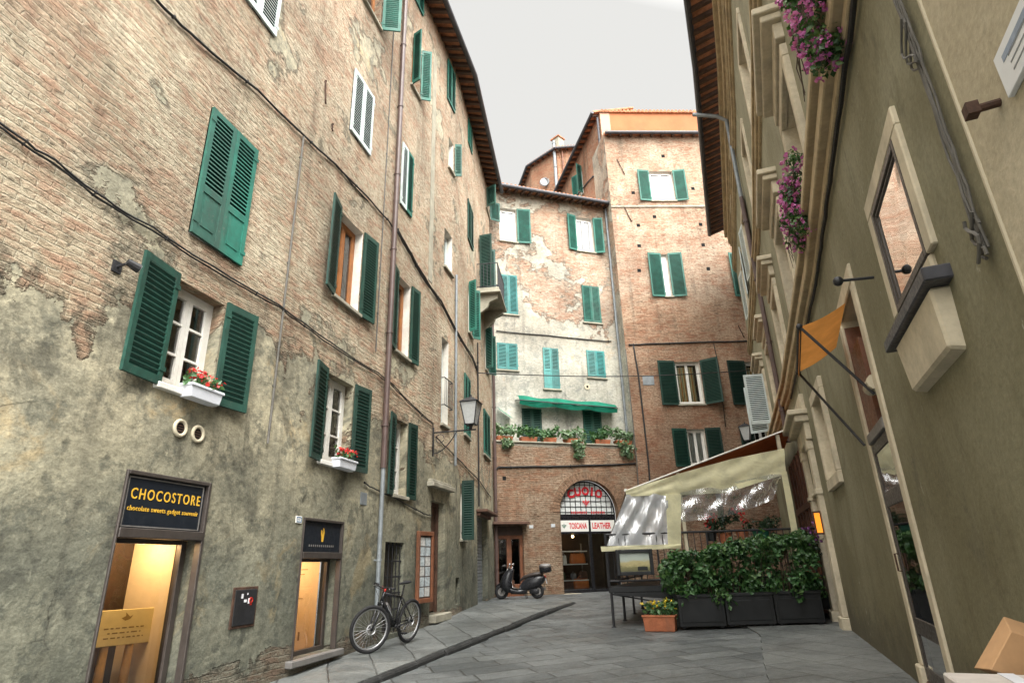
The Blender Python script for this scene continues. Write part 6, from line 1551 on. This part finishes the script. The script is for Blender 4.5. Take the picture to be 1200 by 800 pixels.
# ------------------------------------------------------------------ bicycle
def make_bike(pr, pf, lean):
    u = (pf - pr); L = u.length; u.normalize(); side = V((0, 0, 1)).cross(u).normalized()      # side points to the bike's left
    zz = u.cross(side).normalized()
    ln = Matrix.Rotation(lean, 3, u); side = ln @ side; zz = ln @ zz
    F = Frame(pr, u, side, zz); k = L / 1.10; t = thing('bicycle', 'black mountain bicycle with red stem leaning at the brick house wall', 'bicycle', pr)
    P = lambda a, b, c: F.p(a * k, b * k, c * k); R0 = .345 * k
    st = Matrix.Rotation(R_(-26), 3, zz)          # the bars are turned a little
    hub_r, hub_f = P(0, 0, .345), P(1.10, 0, .345); bb = P(.435, 0, .31)
    def wheel(c, ax, name):
        w = MB(); w.ring(c, ax, R0 - .028, .028, 40, 8); o = w.build('wheel', M.tyre, t, smooth=True)
        r = MB(); r.ring(c, ax, R0 - .062, .012, 40, 6); r.ring(c, ax, R0 - .052, .010, 40, 6); r.build('rim', M.alu, o, smooth=True)
        s = MB(); ax = V(ax).normalized(); x = ax.orthogonal().normalized(); y = ax.cross(x)
        for i in range(28):
            a = 2 * PI * i / 28; b = a + (.35 if i % 2 else -.35); sd = .028 if i % 4 < 2 else -.028
            s.tube([c + ax * sd + (x * math.cos(b) + y * math.sin(b)) * .025, c + (x * math.cos(a) + y * math.sin(a)) * (R0 - .06)], .0016, 4, cap=False)
        s.build('spokes', M.alu, o)
        h = MB(); h.tube([c - ax * .06, c + ax * .06], .022, 10); h.build('hub', M.bikeblack, o)
        d = MB(); d.ring(c + ax * .034, ax, .075, .007, 24, 5)
        for i in range(5): a = 2 * PI * i / 5; d.tube([c + ax * .034 + (x * math.cos(a) + y * math.sin(a)) * .02, c + ax * .034 + (x * math.cos(a + .5) + y * math.sin(a + .5)) * .075], .006, 4)
        d.build('brake_disc', M.alu, o); return o
    wheel(hub_r, side, 'r')
    axf = st @ side; wheel(hub_f, axf, 'f')
    ht, hb = P(.84, 0, .86), P(.885, 0, .735); sc = P(.33, 0, .74)
    m = MB(); m.tube([bb, hb], [.030, .034], 10); m.tube([sc, ht.lerp(hb, .25)], [.022, .026], 10); m.tube([bb, sc], .022, 10); m.tube([ht, hb], .028, 10)
    for s in (-1, 1): m.tube([bb + side * .03 * s, hub_r + side * .065 * s], .012, 8); m.tube([sc + side * .02 * s, hub_r + side * .065 * s], .010, 8)
    m.tube([bb - side * .045, bb + side * .045], .028, 10); fr = m.build('frame', M.bikeblack, t, smooth=True)
    m = MB(); m.tube([bb.lerp(hb, .35) + F.z * .035 + side * .026, bb.lerp(hb, .70) + F.z * .035 + side * .026], .004, 5); m.tube([bb.lerp(hb, .35) - side * .033, bb.lerp(hb, .75) - side * .033], .012, 6); m.build('decal', M.whiteplastic, fr)
    m = MB(); crown = hb + (hb - ht).normalized() * .05
    for s in (-1, 1): m.tube([crown + axf * .055 * s, crown.lerp(hub_f, .5) + axf * .06 * s, hub_f + axf * .062 * s], [.018, .020, .016], 8)
    m.tube([crown - axf * .07, crown + axf * .07], .022, 8); m.tube([hb, crown], .022, 8); m.build('fork', M.bikeblack, t, smooth=True)
    stem_t = ht + (ht - hb).normalized() * .05; fwd = st @ u; bar = stem_t + fwd * .07 * k + F.z * .02
    m = MB(); m.tube([ht, stem_t], .020, 8); m.tube([stem_t, bar], .018, 8); m.build('stem', M.redmetal, t, smooth=True)
    m = MB(); m.tube([bar + axf * (q) * .33 * k + F.z * .02 * abs(q) - fwd * .05 * abs(q) ** 2 for q in (-1, -.5, -.15, .15, .5, 1)], .013, 8); hb_ = m.build('handlebar', M.bikeblack, t, smooth=True)
    for s in (-1, 1):
        m = MB(); e = bar + axf * s * .33 * k + F.z * .02 - fwd * .05; m.tube([e - axf * s * .12, e + axf * s * .01], .018, 8); m.build('grip', M.tyre, hb_)
        m = MB(); m.tube([e - axf * s * .15 + fwd * .02, e - axf * s * .06 + fwd * .06 - F.z * .02], .006, 5); m.build('brake_lever', M.alu, hb_)
    m = MB(); m.tube([bar + axf * .1, bar + fwd * .16 + F.z * .05, crown + fwd * .05 + F.z * .1, hub_f + axf * .07 + F.z * .05], .005, 5); m.tube([bar - axf * .1, bar + fwd * .14 + F.z * .02, ht + F.z * .02 + fwd * .03], .005, 5); m.build('brake_cable', M.cable, t)
    sp = P(.285, 0, .93); m = MB(); m.tube([sc, sp], .015, 8); m.build('seat_post', M.bikeblack, t)
    m = MB(); m.loft([(sp + u * a + F.z * z, side * w, F.z * h) for a, z, w, h in ((-.13, .045, .03, .012), (-.11, .045, .072, .022), (-.03, .035, .062, .024), (.06, .030, .028, .022), (.14, .028, .018, .016), (.155, .026, .008, .008))], 12, 2.2); m.build('saddle', M.tyre, t, smooth=True)
    m = MB(); m.ring(bb + side * -.055, side, .085, .006, 24, 5); m.disc(bb + side * -.055, side, .03, .01, 12)
    for s, an in ((1, 40), (-1, 220)): e = bb - side * .065 * s + (u * math.cos(R_(an)) + F.z * math.sin(R_(an))) * .17; m.tube([bb - side * .06 * s, e], .011, 6); m.box(Frame(e - side * .05 * s, u, side, F.z), -.045, .045, -.04, .04, -.010, .010)
    m.build('crank', M.bikeblack, t)
    m = MB(); m.ring(hub_r - side * .05, side, .045, .006, 16, 5)
    for s in (1, -1): m.tube([bb - side * .055 + F.z * .083 * s, hub_r - side * .05 + F.z * .045 * s], .004, 4)
    m.tube([hub_r - side * .05 - F.z * .04, hub_r - side * .05 - F.z * .15 + u * .05], .012, 6); m.build('chain', M.iron, t)
    m = MB(); c = bb.lerp(hb, .45); m.tube([c + F.z * .06, c + F.z * .06 + (hb - bb).normalized() * .17], .034, 10); m.build('bottle', M.bag_grey, t)
pf = at_y(430, 768, 10.35); pr = at_y(477, 756, 11.38); pf.z = pave_z(pf.x, pf.y) + .004; pr.z = pave_z(pr.x, pr.y) + .004
make_bike(pr, pf, R_(-7))

# ------------------------------------------------------------------ scooter
def make_scooter(pr, pf):
    u = pf - pr; L = u.length; u.normalize(); sd = V((0, 0, 1)).cross(u).normalized(); z = u.cross(sd); k = L / 1.38; F = Frame(pr, u, sd, z)
    t = thing('motor_scooter', 'dark grey motor scooter with top box parked before the timber door', 'scooter', pr)
    P = lambda a, b, c: F.p(a * k, b * k, c * k); S = lambda x: sd * x * k; Z = lambda x: z * x * k; Uu = lambda x: u * x * k
    for c, ax in ((P(0, 0, .27), sd), (P(1.38, 0, .27), Matrix.Rotation(R_(14), 3, z) @ sd)):
        m = MB(); m.ring(c, ax, .20 * k, .065 * k, 32, 10); w = m.build('wheel', M.tyre, t, smooth=True); m = MB(); m.disc(c, ax, .145 * k, .06 * k, 20)
        for i in range(5): a = 2 * PI * i / 5; m.tube([c, c + (u * math.cos(a) + z * math.sin(a)) * .14 * k], .02 * k, 6)
        m.build('rim', M.greymetal, w)
    m = MB(); m.loft([(P(a, 0, c), S(w), Z(h)) for a, c, w, h in ((-.36, .74, .07, .04), (-.24, .68, .17, .15), (.0, .60, .22, .23), (.30, .55, .22, .25), (.52, .46, .20, .20), (.66, .36, .17, .12))], 16, 2.6); m.build('rear_body', M.scooter, t, smooth=True)
    m = MB(); m.loft([(P(a, 0, c), S(w), Z(h)) for a, c, w, h in ((.40, .27, .19, .10), (.7, .26, .22, .09), (.98, .29, .21, .11), (1.10, .38, .19, .10))], 14, 3); m.build('footboard', M.scooter, t, smooth=True)
    m = MB(); m.loft([(P(a, 0, c), S(w), Uu(h)) for a, c, w, h in ((1.08, .24, .17, .14), (1.18, .42, .26, .22), (1.18, .62, .28, .24), (1.12, .84, .24, .20), (1.04, 1.0, .17, .16), (.98, 1.08, .10, .10))], 14, 2.6); m.build('leg_shield', M.scooter, t, smooth=True)
    m = MB(); m.loft([(P(1.10, 0, 1.0), S(.17), Uu(.02)), (P(1.06, 0, 1.15), S(.19), Uu(.02)), (P(.99, 0, 1.28), S(.13), Uu(.015))], 12, 3); m.build('windscreen', M.glassdark, t, smooth=True)
    m = MB(); m.loft([(P(a, 0, c), S(w), Z(.014)) for a, c, w in ((.70, .365, .23), (.90, .42, .25), (.93, .66, .285))], 12, 3); m.build('trim', M.chrome, t, smooth=True)
    m = MB(); m.loft([(P(a, 0, c), S(w), Z(h)) for a, c, w, h in ((1.16, .50, .06, .03), (1.30, .56, .09, .05), (1.45, .55, .09, .05), (1.60, .46, .07, .03))], 12, 2.4); m.build('front_mudguard', M.scooter, t, smooth=True)
    m = MB()
    for s in (-1, 1): m.tube([P(1.10, .07 * s, .62), P(1.38, .09 * s, .27)], .025 * k, 8)
    m.build('fork', M.iron, t)
    m = MB(); m.loft([(P(a, 0, c), S(w), Z(h)) for a, c, w, h in ((-.24, .86, .12, .05), (-.12, .88, .18, .08), (.12, .85, .19, .085), (.30, .81, .17, .08), (.50, .76, .14, .07), (.64, .66, .10, .05))], 14, 2.6); m.build('seat', M.seat, t, smooth=True)
    m = MB(); m.tube([P(.95, -.34, 1.02), P(.99, -.18, 1.03), P(1.0, 0, .99), P(.99, .18, 1.03), P(.95, .34, 1.02)], .02 * k, 8); m.loft([(P(1.0, -.16, 1.02), Uu(.06), Z(.03)), (P(1.03, 0, 1.03), Uu(.10), Z(.06)), (P(1.0, .16, 1.02), Uu(.06), Z(.03))], 12, 2.2); hb = m.build('handlebar', M.scooter, t, smooth=True)
    m = MB(); m.ball(P(1.11, 0, 1.03), .062 * k, 12, 8); m.build('headlight', M.opal, t)
    for s in (-1, 1):
        m = MB(); m.tube([P(.98, .2 * s, 1.04), P(.98, .30 * s, 1.20)], .009 * k, 6); c = P(.97, .36 * s, 1.24); m.loft([(c - S(.075), Uu(.02), Z(.03)), (c - S(.03), Uu(.03), Z(.05)), (c + S(.05), Uu(.03), Z(.045)), (c + S(.085), Uu(.015), Z(.02))], 10, 2.4); m.build('mirror', M.chrome, t, smooth=True)
    m = MB(); m.loft([(P(-.34, 0, c), S(w), Uu(h)) for c, w, h in ((.92, .18, .16), (.95, .24, .22), (1.09, .255, .235), (1.11, .25, .23))], 16, 3); tb = m.build('top_box', M.scooter, t, smooth=True)
    m = MB(); m.loft([(P(-.34, 0, c), S(w), Uu(h)) for c, w, h in ((1.115, .257, .237), (1.18, .24, .22), (1.23, .18, .16), (1.24, .05, .05))], 16, 3); m.build('lid', M.greymetal, tb, smooth=True)
    m = MB(); m.tube([P(-.10, .1, .86), P(-.36, .1, .91), P(-.36, -.1, .91), P(-.10, -.1, .86)], .014 * k, 6); m.build('rack', M.iron, t)
    m = MB(); Fp = Frame(P(-.36, 0, .62), sd, (u * -1 + z * .25).normalized(), (z + u * .25).normalized()); m.box(Fp, -.09, .09, 0, .008, -.08, .08); m.build('number_plate', M.plate, t)
    m = MB(); m.box(Fp, -.07, .07, .0, .03, .11, .17); m.build('tail_light', M.redmetal, t)
    m = MB(); m.tube([P(-.30, -.17, .36), P(-.05, -.18, .30), P(.25, -.16, .24)], [.05 * k, .055 * k, .02 * k], 10); m.build('exhaust', M.greymetal, t, smooth=True)
    m = MB(); m.loft([(P(.28, .10, .28), S(.05), Z(.10)), (P(0, .12, .27), S(.05), Z(.09)), (P(-.08, .12, .27), S(.03), Z(.05))], 10, 2.4); m.build('engine_case', M.iron, t, smooth=True)
    m = MB(); m.tube([P(.45, .1, .25), P(.40, .16, .02)], .012 * k, 6); m.tube([P(.45, -.1, .25), P(.40, -.16, .02)], .012 * k, 6); m.build('stand', M.iron, t)
sr = at_y(630, 702, 20.55); sf_ = at_y(588, 703, 20.75)
sr.z = ground(sr.x, sr.y) + .004; sf_.z = ground(sf_.x, sf_.y) + .004
make_scooter(sr, sf_)

# ------------------------------------------------------------------ cardboard boxes in the right corner
bz = 1.17
b0 = at_z(1104, 787, bz); zz = ground(b0.x, b0.y) + .03
bd = WR.seg[-1][3]; bp = -WR.seg[-1][4]                    # along the wall towards the camera, and into the wall
FB = Frame(b0, bp, bd); m = MB()
cb1 = thing('cardboard_box', 'tall pale grey cardboard box at the bottom right corner, under the tilted one', 'box', V((b0.x, b0.y, zz)), 'cardboard boxes by the doorway')
m.box(FB, 0, .40, 0, .50, zz - b0.z, 0); m.build('carton', M.cardpale, cb1, bevel=.006)
m = MB(); m.box(FB, .175, .225, -.002, .502, .001, .003); m.build('tape', M.whiteplastic, cb1)
yb = b0.y - .06
A_, B_, C_, D_ = [at_y(px, py, yb + dy) for px, py, dy in ((1141, 783, .10), (1176, 722, .10), (1185, 740, .0), (1161, 785, .0))]
mid_ = (A_ + D_) / 2; lift = (bz + .004) - min(A_.z, D_.z)
t = thing('cardboard_box', 'brown cardboard box with a blue print, tilted on one edge', 'box', mid_, 'cardboard boxes by the doorway')
ext = V((.21, .0, -.075)); m = MB(); q = [p + V((0, 0, lift)) for p in (A_, B_, C_, D_)]; m.prism(q, ext); m.build('carton', M.card, t, bevel=.003)
m = MB(); nrm = V((0, 1, 0)) ; ab = (q[1] - q[0]); ad = (q[3] - q[0]); nn = ab.cross(ad).normalized(); nn = nn if nn.y < 0 else -nn
m.add([q[0] + ab * a + ((q[2] - q[1]) * a + ad * (1 - a)) * b + nn * .003 for a, b in ((.20, .25), (.34, .32), (.40, .55), (.58, .66), (.62, .80), (.66, .55), (.55, .30), (.44, .20), (.38, .25))], [tuple(range(9))]); m.build('print', M.bluep, t)

# ------------------------------------------------------------------ light
w = bpy.data.worlds.new('World'); bpy.context.scene.world = w; w.use_nodes = True
nt_ = w.node_tree; nt_.nodes.clear(); N = nt_.nodes.new; LK = nt_.links.new
SUN_EL, SUN_AZ = 52.0, 155.0      # azimuth measured clockwise from +Y: behind the camera, to the right
sky = N('ShaderNodeTexSky'); sky.sky_type = 'NISHITA'; sky.sun_disc = False; sky.sun_elevation = R_(SUN_EL); sky.sun_rotation = R_(SUN_AZ); sky.dust_density = 4.0; sky.air_density = 1.0
hs = N('ShaderNodeHueSaturation'); hs.inputs['Saturation'].default_value = .12; LK(sky.outputs[0], hs.inputs['Color'])
mx = N('ShaderNodeMix'); mx.data_type = 'RGBA'; mx.inputs[0].default_value = .85; LK(hs.outputs[0], mx.inputs[6]); mx.inputs[7].default_value = (7.65, 7.6, 7.35, 1)
tc = N('ShaderNodeTexCoord'); dt_ = N('ShaderNodeVectorMath'); dt_.operation = 'DOT_PRODUCT'; LK(tc.outputs['Generated'], dt_.inputs[0])
dt_.inputs[1].default_value = V((.25, -.55, .80)).normalized()
mr = N('ShaderNodeMapRange'); LK(dt_.outputs['Value'], mr.inputs[0]); mr.inputs[1].default_value = .30; mr.inputs[2].default_value = 1.0; mr.inputs[3].default_value = .121; mr.inputs[4].default_value = 1.42
bg = N('ShaderNodeBackground'); LK(mx.outputs[2], bg.inputs[0]); LK(mr.outputs[0], bg.inputs[1])
wo = N('ShaderNodeOutputWorld'); LK(bg.outputs[0], wo.inputs[0])
sl_ = bpy.data.lights.new('sun', 'SUN'); sl_.energy = 3.4; sl_.angle = R_(30); sl_.color = (1, .96, .90)
so = bpy.data.objects.new('sun', sl_); C.objects.link(so)
sdir = V((math.sin(R_(SUN_AZ)) * math.cos(R_(SUN_EL)), math.cos(R_(SUN_AZ)) * math.cos(R_(SUN_EL)), math.sin(R_(SUN_EL))))
so.rotation_euler = sdir.to_track_quat('Z', 'Y').to_euler(); so.location = (0, 0, 30)

# ------------------------------------------------------------------ camera and render settings
cd = bpy.data.cameras.new('camera'); cam = bpy.data.objects.new('camera', cd); C.objects.link(cam)
cd.sensor_width = 36; cd.lens = FPX / 1200 * 36; cd.clip_end = 2000; cd.clip_start = .05
cam.matrix_world = Matrix.Translation(EYE) @ M3.to_4x4()
sc = bpy.context.scene; sc.camera = cam
sc.view_settings.view_transform = 'Standard'; sc.view_settings.look = 'None'; sc.view_settings.exposure = 0; sc.view_settings.gamma = 1
sc.cycles.max_bounces = 8; sc.cycles.transparent_max_bounces = 12; sc.cycles.sample_clamp_indirect = 4
try: sc.cycles.use_denoising = True
except Exception: pass
